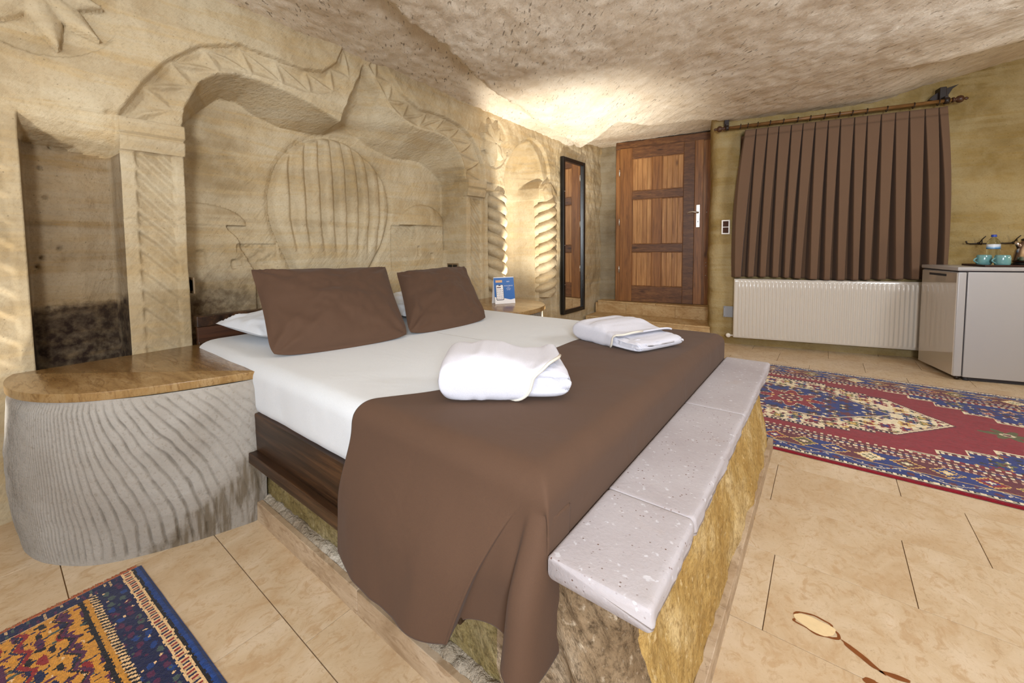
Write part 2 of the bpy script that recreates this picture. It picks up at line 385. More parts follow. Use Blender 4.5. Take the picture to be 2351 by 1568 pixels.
M_WHITE = plain('white enamel', srgb(202, 193, 181), .22, .5, Coat_Weight=.4, Coat_Roughness=.08)
M_FRIDGE = plain('white fridge enamel', srgb(170, 165, 163), .3, .5)
M_FRDOOR = plain('glossy fridge door', srgb(177, 165, 151), .06, .6, Coat_Weight=1, Coat_Roughness=.03)
M_GAP = plain('dark rubber seal', srgb(48, 44, 46), .7)
M_PLASTIC = plain('cream plastic', srgb(214, 206, 196), .35, .5)
M_SWBR = plain('brown rocker', srgb(70, 44, 30), .6, .15)
M_PLATE = plain('grey cover plate', srgb(140, 142, 148), .5, .4)
M_STEEL = plain('brushed nickel', srgb(206, 198, 186), .3, .5, Metallic=.7)
M_CHROME = plain('kettle steel', srgb(200, 184, 170), .22, .5, Metallic=1.0)
M_MUG = plain('turquoise glaze', srgb(104, 150, 150), .15, .5, Coat_Weight=.6)
M_BLUECAP = plain('blue cap', srgb(36, 62, 156), .4, .4)
M_MIRROR = plain('mirror silver', (.88, .88, .86), .015, .5, Metallic=1.0)
M_TRAY = plain('dark tray wood', srgb(58, 34, 24), .35, .4, .2, 40)
M_BRONZE = plain('bronze socket frame', srgb(126, 104, 76), .35, .5)
M_DIRTW = plain('white plaster', srgb(214, 206, 190), .9, .2, .15, 60)
M_MORTAR = tuff('mortar crumbs', srgb(176, 162, 142), srgb(214, 204, 190), srgb(130, 112, 90), srgb(160, 136, 100), (60, 60, 60), (0, 0, 0), .9, .02, strata=.1)
def glassmat(name, c, rough=0, ior=1.33):
    t = NT(name); m = t.done(c, rough, None, .5); t.b.inputs['Transmission Weight'].default_value = 1; t.b.inputs['IOR'].default_value = ior; return m
M_PET = glassmat('clear bottle', (.86, .95, .95), .02, 1.2)
M_GLASS = glassmat('window glass', (.9, .95, .95), 0, 1.45)

# ================================================================== THE SETTING
XF = -2.52
# ---- carved arcade wall (relief sampled on a fine grid, split into its carved members)
def arcade():
    ys = np.concatenate([np.arange(-.62, -.1, .02), np.arange(-.1, 4.5, .0062), np.arange(4.5, 5.72, .011)])
    zs = np.concatenate([np.arange(0, .5, .03), np.arange(.5, 2.475, .0062), np.array([2.5, 2.6])])
    Y, Z = np.meshgrid(ys, zs, indexing='ij')
    D = fbm(Y * 1.3, Z * 1.3, 4) * .022 + fbm(Y * 16, Z * 9 + 4, 4) * .007
    lab = np.zeros(Y.shape, int)
    names = ['wall', 'pillar', 'capital', 'arch_band', 'rosette', 'balloon_relief', 'chimney_relief', 'apse', 'niche_back']
    # niche behind the bed: two ogee arches with a pendant between them
    FL = [(.675, 0), (.675, 1.57), (.678, 1.70), (.69, 1.80), (.767, 1.955), (.852, 2.02), (.962, 2.052), (1.08, 2.045), (1.23, 2.03), (1.36, 2.0), (1.48, 1.965), (1.57, 1.93),
          (1.586, 1.982), (1.629, 2.087), (1.705, 2.246), (1.762, 2.372), (1.815, 2.33), (1.877, 2.25), (1.987, 2.11), (2.12, 2.05), (2.264, 2.025), (2.42, 2.03), (2.556, 2.02), (2.66, 1.97), (2.745, 1.88), (2.79, 1.78), (2.80, 1.68), (2.80, 0)]
    BK = [(.70, 0), (.70, 1.68), (.759, 1.784), (.827, 1.866), (.938, 1.975), (1.036, 1.985), (1.135, 1.93), (1.29, 1.889), (1.50, 1.885), (1.60, 1.90), (1.70, 1.95), (1.775, 2.0), (1.83, 1.96), (1.95, 1.89), (2.196, 1.825), (2.40, 1.845), (2.495, 1.842), (2.633, 1.79), (2.73, 1.73), (2.775, 1.66), (2.78, 0)]
    inF = inside(Y, Z, FL); inB = inside(Y, Z, BK)
    dF = poly_dist(Y, Z, FL); dB = np.where(inB, 0, poly_dist(Y, Z, BK))
    t = dF / (dF + dB + 1e-6)
    t = np.where(inF, np.where(inB, 1, t), 0)
    D = D + .30 * t + np.where(inF & inB, 0, 0)
    # ogee crease: the right haunch falls away from the pendant's ridge
    rh = inF & ~inB & (Y > 1.57) & (Y < 1.9) & (Z > 1.95)
    D = D + np.where(rh, .05 * sstep(0, .05, dF) * (1 - t), 0)
    strata = inF & (Y > 1.6) & (Y < 2.2) & (Z > 1.9); D = D + np.where(strata, .006 * np.sin(Z * 55 + 3 * Y), 0)
    back = inF & inB; lab[back] = 8
    # balloon
    BAL = smooth_poly([(1.40, .88), (1.342, .943), (1.279, 1.095), (1.215, 1.27), (1.208, 1.42), (1.235, 1.56), (1.30, 1.70), (1.43, 1.82), (1.57, 1.885), (1.70, 1.90), (1.84, 1.872), (1.97, 1.795), (2.09, 1.69), (2.16, 1.55), (2.175, 1.40), (2.15, 1.25), (2.092, 1.10), (1.995, .95), (1.95, .88)], 2, True)
    ib = inside(Y, Z, BAL) & back; db = poly_dist(Y, Z, BAL)
    bul = .075 * np.sqrt(np.clip(db / .30, 0, 1))
    half = np.clip(.49 - 1.15 * np.maximum(0, Z - 1.60) ** 1.6 - .35 * np.maximum(0, 1.3 - Z), .12, 1)
    q = (Y - 1.69) / (half * .55 + .225)
    ph = (q - (-.68)) / .205; fr = np.abs(ph - np.round(ph)); on = (np.round(ph) >= 0)
    rib = .040 * np.exp(-(fr / .20) ** 2) * on * sstep(.98, 1.25, Z) * sstep(0.0, .05, db) * (1 - .55 * sstep(1.9, 2.15, Y))
    D = D - np.where(ib, bul - rib, 0) + np.where(back & ~ib, .018 * np.exp(-(db / .022) ** 2), 0) + np.where(ib, .034 * np.exp(-(db / .022) ** 2), 0)
    lab[ib] = 5
    # fairy chimneys carved left and right of the balloon
    capL = back & (((Y - .80) / .27) ** 2 + ((Z - 1.235) / .125) ** 2 < 1) & (Z > 1.235)
    twL = back & (Z <= 1.235) & (Y < 1.0 + .10 * sstep(1.22, .9, Z) - .05 * sstep(1.15, 1.235, Z))
    capR = back & (((Y - 2.535) / .27) ** 2 + ((Z - 1.285) / .185) ** 2 < 1) & (Z > 1.285)
    twR = back & (Z <= 1.285) & (Y > 2.30 + .125 * np.clip((Z - .89) / .39, 0, 1)) & (Y < 2.78)
    dl = np.minimum(1, np.sqrt(np.clip(1 - ((Y - .80) / .27) ** 2 - ((Z - 1.235) / .125) ** 2, 0, 1)))
    D = D - np.where(capL, .035 * dl + .006, 0) - np.where(twL, .034, 0)
    dr = np.sqrt(np.clip(1 - ((Y - 2.535) / .27) ** 2 - ((Z - 1.285) / .185) ** 2, 0, 1))
    D = D - np.where(capR, .05 * dr + .008, 0) - np.where(twR, .030, 0)
    slope_patch = back & (Z < 1.275) & (Z > .9) & (Y > 2.19) & (Y <= 2.30 + .125 * np.clip((Z - .89) / .39, 0, 1)); D = D + np.where(slope_patch, .012 + .004 * np.sin((Z * 1.2 + Y) * 160), 0)
    pit = back & (Y > 1.0) & (Y < 1.26) & (Z < 1.12) & (Z > .98) & ~ib; D = D + np.where(pit, .014 + .02 * fbm(Y * 20, Z * 30, 3), 0)
    for (cy, cz, ry, rz) in ((.807, 1.045, .028, .045), (.985, 1.0, .018, .03), (2.47, 1.06, .018, .045), (2.63, 1.01, .022, .03)):
        u = ((Y - cy) / ry) ** 4 + ((Z - cz) / rz) ** 4; D = D + np.where(back, .018 * np.clip(1.3 - u, 0, 1), 0)
    lab[capL | twL | capR | twR] = 6
    D = D + np.where(back, .010 * np.exp(-((Z - (1.262 - .02 * (Y - .7))) / .012) ** 2) * (fbm(Y * 30, Z * 3, 3) + .2), 0)
    # near-left bay recess with its chamfered lintel
    ztop = 1.668 - .115 * np.clip(Y, 0, .45)
    inb = (Y > .128) & (Y < .43); rr = np.clip((ztop - .045 - Z) / .04, 0, 1); sd = np.clip((Y - .128) / .012, 0, 1) * np.clip((.43 - Y) / .006, 0, 1)
    lg = (ztop - Z) / .062
    D = D + np.where(inb & (Z < ztop) & (lg < 1), .085 * np.clip(lg, 0, 1), 0)
    D = D + np.where(inb & (lg >= 1), .085 + 0 * rr, 0)
    D = D + np.where(inb & (lg >= .7), .115 * np.clip(rr + 1.6 * rr * (1 - rr) * fbm(Y * 24, Z * 8, 2), 0, 1) * sd, 0)
    D = D + np.where(inb & (Z < ztop - .1), .014 * fbm(Y * 7, Z * 5, 5), 0)
    baymask = inb & (Z < ztop - .088)
    for (cy, cz) in ((.228, 1.56), (.30, 1.565), (.19, 1.46), (.20, 1.33), (.235, 1.10), (.175, 1.06), (.16, 1.02), (.185, .83)):
        D = D + .03 * np.exp(-(((Y - cy) / .006) ** 2 + ((Z - cz) / .008) ** 2))
    # pillars: face, slanted flutes, capitals
    def flutes(y0, y1, z0, z1, per=.092, sl=-1.08, dep=.030):
        nonlocal D
        m = (Y > y0) & (Y < y1) & (Z > z0) & (Z < z1)
        f = ((Z - sl * (Y - y0)) / per + .15 * vnoise(Y * 9, Z * 9)) % 1.0
        edge = sstep(0, .008, np.minimum(Y - y0, y1 - Y))
        prof = np.where(f < .78, f / .78, (1 - f) / .22)
        D = D + np.where(m, dep * prof * edge * (.45 + .55 * sstep(.6, 1.3, Z)), 0)
    flutes(.485, .640, .55, 1.548); flutes(2.865, 3.015, .5, 1.53)
    flutes(-.03, .09, .5, 1.60, .10, -.7, .014)
    pm = ((Y > .43) & (Y < .675) & (Z < 1.553)) | ((Y > 2.80) & (Y < 3.035) & (Z < 1.553)); lab[pm] = 1
    lab[(Y < .128) & (Z < 1.66)] = 1
    for (y0, y1) in ((.428, .682), (2.795, 3.052)):
        cm = (Y > y0) & (Y < y1) & (Z > 1.553) & (Z < 1.697)
        pr = np.where(Z > 1.632, .038, np.where(Z > 1.622, .015, .030 - .012 * np.clip((1.60 - Z) / .05, 0, 1)))
        D = np.where(cm, -pr + fbm(Y * 12, Z * 12, 3) * .006, D); lab[cm] = 2
    # pillar inner step of the left pillar and crack line
    D = D + np.where((Y > .43) & (Y < .675), .006 * np.exp(-((Z - 1.235 - .03 * vnoise(Y * 30, Z * 0)) / .006) ** 2), 0)
    # arch bands with chip-carved triangles
    def band(inner, outer, npr):
        nonlocal D
        IN = np.array(smooth_poly(inner, 2)); OU = np.array(smooth_poly(outer, 2))
        poly = list(map(tuple, IN)) + list(map(tuple, OU[::-1])); m = inside(Y, Z, poly)
        di = poly_dist(Y, Z, IN, False); do = poly_dist(Y, Z, OU, False); s = di / (di + do + 1e-6)
        idx = np.where(m)
        # arclength along the inner edge
        L = np.r_[0, np.cumsum(np.hypot(*np.diff(IN, axis=0).T))]; L2 = np.r_[0, np.cumsum(np.hypot(*np.diff(OU, axis=0).T))]
        yy, zz = Y[idx], Z[idx]
        def along(C, LL):
            bd = np.full(yy.shape, 1e9); ba = np.zeros(yy.shape)
            for i in range(len(C) - 1):
                dx, dz = C[i + 1] - C[i]; l2 = dx * dx + dz * dz + 1e-12
                t_ = np.clip(((yy - C[i][0]) * dx + (zz - C[i][1]) * dz) / l2, 0, 1); d_ = np.hypot(yy - C[i][0] - t_ * dx, zz - C[i][1] - t_ * dz)
                b = d_ < bd; bd = np.where(b, d_, bd); ba = np.where(b, (LL[i] + t_ * math.sqrt(l2)) / LL[-1], ba)
            return ba
        ss = s[idx]; a = along(IN, L) * (1 - ss) + along(OU, L2) * ss
        tri = np.abs(((a * npr) % 1) * 2 - 1)
        wd = (di + do)[idx]; step = L[-1] / npr
        r1 = np.abs(ss - tri) * wd * .62; r2 = np.minimum(ss, 1 - ss) * wd
        d = np.minimum(r1, r2); h = -.004 + .020 * np.clip(d / .028, 0, 1)
        D[idx] = D[idx] * .4 + h
        lab[idx] = 3
        return m
    b1 = band([(.60, 1.70), (.665, 1.816), (.767, 1.963), (.852, 2.027), (.962, 2.056), (1.105, 2.07), (1.298, 2.052), (1.42, 2.06), (1.50, 2.09), (1.60, 2.17), (1.69, 2.30)],
              [(.442, 1.70), (.538, 1.867), (.631, 1.994), (.774, 2.115), (.968, 2.191), (1.143, 2.182), (1.312, 2.17), (1.45, 2.20), (1.55, 2.29), (1.60, 2.40)], 8)
    b2 = band([(1.80, 2.36), (1.877, 2.27), (1.987, 2.124), (2.12, 2.06), (2.264, 2.031), (2.42, 2.04), (2.556, 2.024), (2.67, 1.97), (2.75, 1.88), (2.80, 1.78), (2.806, 1.70)],
              [(1.86, 2.44), (1.96, 2.33), (2.06, 2.235), (2.24, 2.157), (2.40, 2.165), (2.529, 2.16), (2.70, 2.135), (2.85, 2.06), (2.96, 1.95), (3.03, 1.83), (3.045, 1.70)], 8)
    # hood above the bands stands proud of them
    hp = [(.40, 1.70), (.442, 1.70), (.538, 1.867), (.631, 1.994), (.774, 2.115), (.968, 2.191), (1.143, 2.182), (1.312, 2.17), (1.45, 2.20), (1.55, 2.29), (1.61, 2.43), (1.85, 2.46), (1.96, 2.33), (2.06, 2.235), (2.24, 2.157), (2.40, 2.165), (2.529, 2.16), (2.70, 2.135), (2.85, 2.06), (2.96, 1.95), (3.03, 1.83), (3.04, 1.70)]
    up = hp + [(3.3, 1.70), (3.3, 2.8), (.2, 2.8), (.2, 1.70)]
    iu = inside(Y, Z, up) & ~b1 & ~b2; du = poly_dist(Y, Z, hp, False)
    D = D - np.where(iu, .034 * np.exp(-(du / .16) ** 2) * sstep(-.002, .02, du), 0)
    # rosettes: pointed petals with a central crease
    def rosette(cy, cz, petals, amp):
        nonlocal D
        base = (np.hypot((Y - cy), (Z - cz)) < max(p[1] for p in petals) * 1.06) & ~b1 & ~b2
        D = np.where(base, D * .6 + .012, D)
        tot = np.zeros(Y.shape)
        for ang, ln, wd in petals:
            c, s = math.cos(ang), math.sin(ang); u = ((Y - cy) * c + (Z - cz) * s) / ln; v = (-(Y - cy) * s + (Z - cz) * c) / wd
            prof = np.where((u > 0.03) & (u < 1), np.sin(np.pi * np.clip(u, 0, 1) ** .8), 0)
            k = np.clip(1 - np.abs(v) / (prof + 1e-4), 0, 1) * (prof > .01)
            tot = np.maximum(tot, np.where(k > 0, amp * (.55 + .45 * np.minimum(1, k * 1.3)) * sstep(0, .12, k), 0))
        D = D - np.where(b1 | b2, 0, tot); lab[(tot > amp * .2) & (lab == 0)] = 4
    R_ = math.radians
    rosette(3.207, 2.085, [(R_(68), .17, .075), (R_(118), .20, .07), (R_(20), .13, .05), (R_(160), .2, .06), (R_(206), .22, .075), (R_(262), .225, .08), (R_(312), .19, .075)], .045)
    rosette(.19, 2.17, [(R_(-75), .26, .055), (R_(-40), .26, .05), (R_(-125), .26, .06), (R_(-5), .22, .055), (R_(30), .2, .055), (R_(70), .2, .055)], .05)
    # small apse niche flanked by twisted columns
    lower = (Y > 3.05) & (Y < 4.405) & (Z < 1.628)
    D = D + np.where(lower, .062 * sstep(0, .01, Y - 3.05) * sstep(0, .02, 4.405 - Y) * sstep(0, .006, 1.628 - Z), 0)
    D = D - np.where((Y > 3.155) & (Y < 3.17) & (Z < 1.6), .02, 0)
    RIM = smooth_poly([(3.40, 1.60), (3.388, 1.80), (3.442, 1.972), (3.592, 2.151), (3.792, 2.262), (3.974, 2.265), (4.145, 2.18), (4.235, 2.04), (4.268, 1.90), (4.255, 1.83), (4.14, 1.80), (4.10, 1.74)], 2)
    RIM = RIM + [(4.10, 1.62), (4.10, 0), (3.42, 0), (3.42, 1.6)]
    ir = inside(Y, Z, RIM); dr_ = poly_dist(Y, Z, RIM)
    u = (Y - 3.79) / .40; v = np.clip((Z - 1.62) / .62, 0, 1)
    apse = .36 * np.sqrt(np.clip(1 - u * u - v * v, 0, 1)) ** .9
    shelf = .035 * sstep(0, .004, dr_)
    inner = sstep(.03, .045, dr_)
    ridge = fbm(Y * 22, Z * 40, 3) * .012 * (Y < 3.75)
    D = D + np.where(ir, shelf + inner * (apse + ridge), 0); lab[ir & (dr_ > .03)] = 7
    # block capital over the right column
    cb_ = ~ir & (np.abs(Y - 4.235) < .165 - .13 * np.clip((Z - 1.68) / .14, 0, 1)) & (Z > 1.60) & (Z < 1.82); D = np.where(cb_, -.012 - .03 * np.clip(1 - np.abs((Y - 4.25) / .16), 0, 1) * np.clip((1.80 - Z) / .12, 0, 1), D)
    # rough hewn edge near the ceiling
    D = D + .012 * fbm(Y * 10, Z * 10, 3) * ((Y > 3.3) & (Z > 1.62) & ~ir)
    # plaster patch and rough alcove side beyond the mirror
    D = D + np.where(Y > 4.4, .02 * fbm(Y * 5, Z * 4 + 9, 4), 0)
    D = D * sstep(-.62, -.4, Y) if False else D
    X = XF - D
    P = np.stack([X, Y, Z], -1)
    F_ok = lab[:-1, :-1]
    hidden = np.zeros_like(F_ok, bool)
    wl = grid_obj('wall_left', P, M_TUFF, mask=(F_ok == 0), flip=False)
    struct(wl, 'hewn tuff wall carved with arches, niches and reliefs behind the bed', 'wall')
    def part(name, m, mat, label=None):
        if m.any():
            o = grid_obj(name, P, mat, wl, mask=m)
            if label: o['label'] = label
            return o
    Yc, Zc = Y[:-1, :-1], Z[:-1, :-1]
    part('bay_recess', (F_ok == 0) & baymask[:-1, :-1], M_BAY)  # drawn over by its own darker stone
    part('pillar', (F_ok == 1) & (Yc > .3) & (Yc < 1), M_TUFF2, 'fluted square pillar left of the bed')
    part('pillar', (F_ok == 1) & (Yc > 1), M_TUFF2, 'fluted square pillar right of the bed')
    part('pillar', (F_ok == 1) & (Yc < .3), M_TUFF2)
    part('capital', (F_ok == 2) & (Yc < 1), M_TUFF2); part('capital', (F_ok == 2) & (Yc > 1), M_TUFF2)
    part('arch_band', (F_ok == 3) & (Yc < 1.75), M_TUFF2); part('arch_band', (F_ok == 3) & (Yc >= 1.75), M_TUFF2)
    part('rosette', (F_ok == 4) & (Yc < 1.5), M_TUFF2); part('rosette', (F_ok == 4) & (Yc > 1.5), M_TUFF2)
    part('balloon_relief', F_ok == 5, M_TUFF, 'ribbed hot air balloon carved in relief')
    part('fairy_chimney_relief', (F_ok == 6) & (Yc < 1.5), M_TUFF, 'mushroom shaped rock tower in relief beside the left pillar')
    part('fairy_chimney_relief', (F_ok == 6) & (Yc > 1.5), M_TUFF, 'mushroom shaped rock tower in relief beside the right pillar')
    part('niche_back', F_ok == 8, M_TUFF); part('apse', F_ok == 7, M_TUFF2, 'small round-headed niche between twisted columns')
    # remove the recess faces from the plain wall mesh
    return wl, P, lab, baymask
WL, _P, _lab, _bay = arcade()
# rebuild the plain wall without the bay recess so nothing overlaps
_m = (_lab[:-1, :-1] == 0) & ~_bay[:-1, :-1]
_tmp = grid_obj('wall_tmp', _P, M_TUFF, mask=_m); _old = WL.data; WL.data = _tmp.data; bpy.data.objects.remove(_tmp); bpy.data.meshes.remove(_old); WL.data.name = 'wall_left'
# wall continuing behind the camera's left
def plane_grid(name, o, du, dv, nu, nv, m, parent=None, amp=.015, fr=2, flip=False):
    o = np.array(o, float); du = np.array(du, float); dv = np.array(dv, float); nrm = np.cross(du, dv); nrm /= np.linalg.norm(nrm)
    U, Vv = np.meshgrid(np.linspace(0, 1, nu), np.linspace(0, 1, nv), indexing='ij')
    P = o + U[..., None] * du + Vv[..., None] * dv
    h = fbm(U * np.linalg.norm(du) * fr + 3, Vv * np.linalg.norm(dv) * fr, 4) * amp
    return grid_obj(name, P + h[..., None] * nrm, m, parent, flip=flip)
plane_grid('wall_section', (XF, -3.0, 0), (0, 2.40, 0), (0, 0, 2.6), 80, 80, M_TUFF, WL)

# ---- twisted half columns
def twisted(name, cy, r, z0, z1, hand, lean=0):
    n, m_ = 72, 260
    th = np.linspace(-math.pi * .62, math.pi * .62, n); zz = np.linspace(z0, z1, m_); T, Z = np.meshgrid(th, zz, indexing='ij')
    ph = (T * hand * .36 + Z / .118) % 1.0
    prof = np.abs(np.sin(np.pi * ph)) ** .75
    fade = sstep(z1, z1 - .07, Z) * sstep(z0, z0 + .1, Z)
    rr = r * (.70 + .36 * prof * (.3 + .7 * fade)) + .006 * fbm(T * 4, Z * 20, 3)
    X = XF - .075 + rr * np.cos(T) * 1.0; Y = cy + rr * np.sin(T)
    o = grid_obj(name, np.stack([X, Y, Z], -1), M_TUFF2, WL, flip=False)
    return o
o = twisted('twisted_column', 3.30, .125, .45, 1.63, 1); o['label'] = 'twisted half column left of the small niche'
o = twisted('twisted_column', 4.235, .150, .50, 1.64, -1); o['label'] = 'twisted half column right of the small niche'

# ---- ceiling
def ceil_z(X, Y):
    zA = 2.435 - .0215 * np.clip(Y, -1, 5)                         # where it meets the arcade wall
    xb = np.interp(Y, [-3, 0, 1.0, 1.84, 2.53, 3.58, 4.46, 4.75, 6], [-1.35, -1.55, -1.68, -1.83, -2.0, -2.15, -2.22, -2.36, -2.6])     # inner edge of the raised band along the wall
    d = X - xb + .05 * vnoise(Y * 3, X * 3) + .03 * fbm(Y * 9, X * 9, 3)
    rough = .012 * fbm(X * 30, Y * 30, 3) * np.exp(-((d + .05) / .09) ** 2)
    step = -.085 * sstep(-.12, .0, d) + rough
    main = .17 * sstep(.0, 1.5, d)
    z = zA + step + main
    far = .16 * sstep(3.6, 5.4, Y) * sstep(.3, 1.6, X)              # rises towards the far right corner
    dip = -.02 * sstep(4.0, 5.2, Y + .23 * -X) * (1 - sstep(.4, 1.2, X)) * sstep(-1.6, -.6, X)
    z = z + far + dip + .012 * np.clip(X + .3, 0, 3) * 1.0
    # alcove in front of the door: the ceiling steps up behind an oblique edge
    AL = [(-2.66, 4.88), (-1.62, 4.06), (-1.54, 4.25), (-1.42, 4.60), (-1.02, 4.92), (-.7, 5.3), (-.7, 6.6), (-2.9, 6.6), (-2.9, 5.2)]
    ia = inside(X, Y, AL); da = poly_dist(X, Y, AL[:2], False) ; db_ = poly_dist(X, Y, AL[1:6], False)
    k = np.where(ia, np.minimum(sstep(0, .03, da), sstep(0, .22, db_)), 0)
    zr = np.maximum(z + .12, 2.42) * (1 - sstep(4.9, 5.55, Y)) + (2.475 + .012 * (X + 2.2)) * sstep(4.9, 5.55, Y)
    z = z * (1 - k) + zr * k
    # long hollow that catches the light over the curtain
    z = z + .055 * sstep(4.60, 4.66, Y + .02 * np.sin(X * 5) - .12 * (X - .5)) * sstep(.25, .7, X) - .03 * np.exp(-((Y - 4.55 - .12 * (X - .5)) / .12) ** 2) * sstep(.2, .8, X)
    return z
xs = np.concatenate([np.arange(-2.62, -1.2, .014), np.arange(-1.2, 1.7, .024), np.arange(1.7, 2.75, .15)])
ys = np.concatenate([np.arange(-3.0, .6, .12), np.arange(.6, 5.0, .018), np.arange(5.0, 6.1, .03)])
X, Y = np.meshgrid(xs, ys, indexing='ij')
Zc = ceil_z(X, Y) + fbm(X * 2.2, Y * 2.2, 4) * .010 + fbm(X * 14, Y * 9, 4) * .007 + .009 * fbm((X - Y) * 7, (X + Y) * 30, 3)
ceiling = grid_obj('ceiling', np.stack([X, Y, Zc], -1), M_CEIL, flip=True)
struct(ceiling, 'chisel-marked vaulted tuff ceiling lit from below', 'ceiling')

# ---- floor: screed and individual travertine tiles
fb = box('floor', -2.9, 2.7, -3.0, 6.0, -.08, -.006, plain('screed', srgb(150, 122, 92), .9, .1), None, 0)
struct(fb, 'travertine tiled floor with long staggered tiles', 'floor')
def tiles():
    meshes = {}
    def put(x0, x1, y0, y1):
        g = .0012; w_, h_ = round(x1 - x0 - 2 * g, 4), round(y1 - y0 - 2.5 * g, 4)
        if w_ < .02 or h_ < .02: return
        key = (w_, h_)
        if key not in meshes:
            bm = box_bm(-w_ / 2, w_ / 2, -h_ / 2, h_ / 2, -.012, 0)
            bmesh.ops.bevel(bm, geom=[e for e in bm.edges if all(v.co.z > -.001 for v in e.verts)], offset=.0003, segments=1, affect='EDGES')
            me = bpy.data.meshes.new('tile'); bm.to_mesh(me); bm.free(); me.materials.append(M_TILE); meshes[key] = me
        o = bpy.data.objects.new('tile', meshes[key]); COL.objects.link(o); o.parent = fb
        o.location = ((x0 + x1) / 2, (y0 + y1) / 2, random.uniform(-.0004, .0004))
    L = .61
    # right of the bed and beyond it
    rows = [1.335 + .367 * k for k in range(-13, 13)]
    offs = {1: .24, 2: .46, 3: .275}
    for i, y0 in enumerate(rows):
        k = i - 13
        off = {1: .24, 2: .455, 3: .275, 4: .52, 0: .50, -1: .33}.get(k, (k * .37) % L)
        y1 = y0 + .367
        if y1 > 5.75: continue
        if y1 <= -3: continue
        y0c = max(y0, -2.9); xlo = -.20 if (y1 <= 2.65 and y1 > .55) else -2.5
        if y0 < .6: xlo = -.20
        j = -6
        while off + j * L < 2.6:
            a, b = off + j * L, off + (j + 1) * L; j += 1
            a = max(a, xlo); b = min(b, 2.6)
            if b - a > .02: put(a, b, y0c, y1)
    # left of the bed base
    rowsL = [(.51, .66), (.12, .51), (-.25, .12), (-.62, -.25), (-.99, -.62), (-1.36, -.99), (-1.9, -1.36), (-2.5, -1.9), (-2.9, -2.5)]
    for i, (y0, y1) in enumerate(rowsL):
        off = [-1.08, -1.215, -1.50, -1.3, -1.1, -1.45, -1.2, -1.4, -1.1][i]; j = -3
        while off + j * L < -.20:
            a, b = off + j * L, off + (j + 1) * L; j += 1
            a = max(a, -2.55); b = min(b, -.20)
            if b - a > .02: put(a, b, y0, y1)
tiles()
def stains():
    # rusty filler blots in the travertine, flush inlays
    m1 = plain('filler', srgb(222, 196, 152), .4, .4, .1, 60); m2 = plain('rust blot', srgb(120, 68, 30), .6, .2, .35, 40)
    from math import cos, sin
    def blob(cx, cy, rx, ry, m, z, sd, a0=0, hole=0):
        bm = bmesh.new(); n = 40; P = []; Q = []
        for i in range(n):
            t = 2 * math.pi * i / n; k = 1 + .22 * float(vnoise(cos(t) * 2 + sd, sin(t) * 2 + sd * 3)) * 2
            x, y = rx * k * cos(t), ry * k * sin(t)
            P.append(bm.verts.new((cx + x * cos(a0) - y * sin(a0), cy + x * sin(a0) + y * cos(a0), z)))
            if hole:
                k2 = hole * (1 + .1 * float(vnoise(cos(t) * 5 + sd, sin(t) * 5)))
                Q.append(bm.verts.new((cx + (x * cos(a0) - y * sin(a0)) * k2, cy + (x * sin(a0) + y * cos(a0)) * k2, z)))
        if hole:
            for i in range(n): bm.faces.new((P[i], P[(i + 1) % n], Q[(i + 1) % n], Q[i]))
        else: bm.faces.new(P)
        return bm_obj('stone_filler', bm, m, fb)
    blob(.005, 1.445, .055, .034, m2, .0007, 3, .1, .86); blob(.005, 1.445, .046, .027, m1, .0010, 3.4, .1)
    blob(.10, 1.405, .05, .008, m2, .0007, 9, -.55); blob(.165, 1.39, .03, .007, m2, .0007, 11, .2); blob(.115, 1.335, .016, .010, m2, .0007, 4, .4)
stains()

# ---- door wall, window wall, other walls
WO = np.array([-.749, 5.058]); WD = np.array([.974, .227]); WNv = np.array([-.227, .974])
WROT = math.atan2(.227, .974)
def wp(s, o): return WO + WD * s + WNv * o
XW = Matrix.Translation((WO[0], WO[1], 0)) @ Matrix.Rotation(WROT, 4, 'Z')       # local x = along wall, y = into wall
def window_wall():
    # plan path: door reveal -> pier corner -> along the window wall
    path = [(-.22, .92), (-.222, .7), (-.225, .4), (-.225, .2), (-.215, .15), (-.19, .128)] ; W_ = .12
    S = [np.array(p) for p in path]; s = -.17
    while s < 3.45:
        S.append(np.array([s, W_])); s += .016 if s < 2.3 else .06
    S = np.array(S); zs = np.arange(0, 2.84, .016)
    I, Zg = np.meshgrid(np.arange(len(S)), zs, indexing='ij'); Sx = S[I, 0]; So = S[I, 1]
    on = So <= .1201
    rec = on & (Sx > .045) & (Sx < 1.585) & (Zg > .80) & (Zg < 2.27)
    nz = fbm(Sx * 2.4 + 7, Zg * 2.4, 4) * .03 + fbm(Sx * 16, Zg * 12, 4) * .010
    dep = np.where(rec, .30, nz) - np.where(on & (Sx > 1.7), .10 * sstep(1.7, 3.2, Sx) ** 1.5, 0)
    # lip beside the grey plate and crumbly foot
    lx, ly = Sx, So + dep
    lx = np.where(on, lx, lx + nz * .8)
    Pw = np.stack([WO[0] + WD[0] * lx + WNv[0] * ly, WO[1] + WD[1] * lx + WNv[1] * ly, Zg], -1)
    m = (rec[:-1, :-1] & rec[1:, 1:])
    wf = grid_obj('wall_far', Pw, M_FAR, mask=~m); struct(wf, 'yellowish hewn wall with the curtained window and the radiator', 'wall')
    return wf
WF = window_wall()
W1 = empty('window_1', (wp(.8, .4)[0], wp(.8, .4)[1], .8), 'wood framed window recess hidden behind the brown curtain', 'window'); W1['kind'] = 'structure'
for (a, b, c, d) in ((.045, .115, .80, 2.27), (1.515, 1.585, .80, 2.27), (.115, 1.515, .80, .87), (.115, 1.515, 2.20, 2.27), (.78, .85, .87, 2.20)):
    box('window_frame', a, b, .30, .35, c, d, M_DOORF, W1, .004, xf=XW)
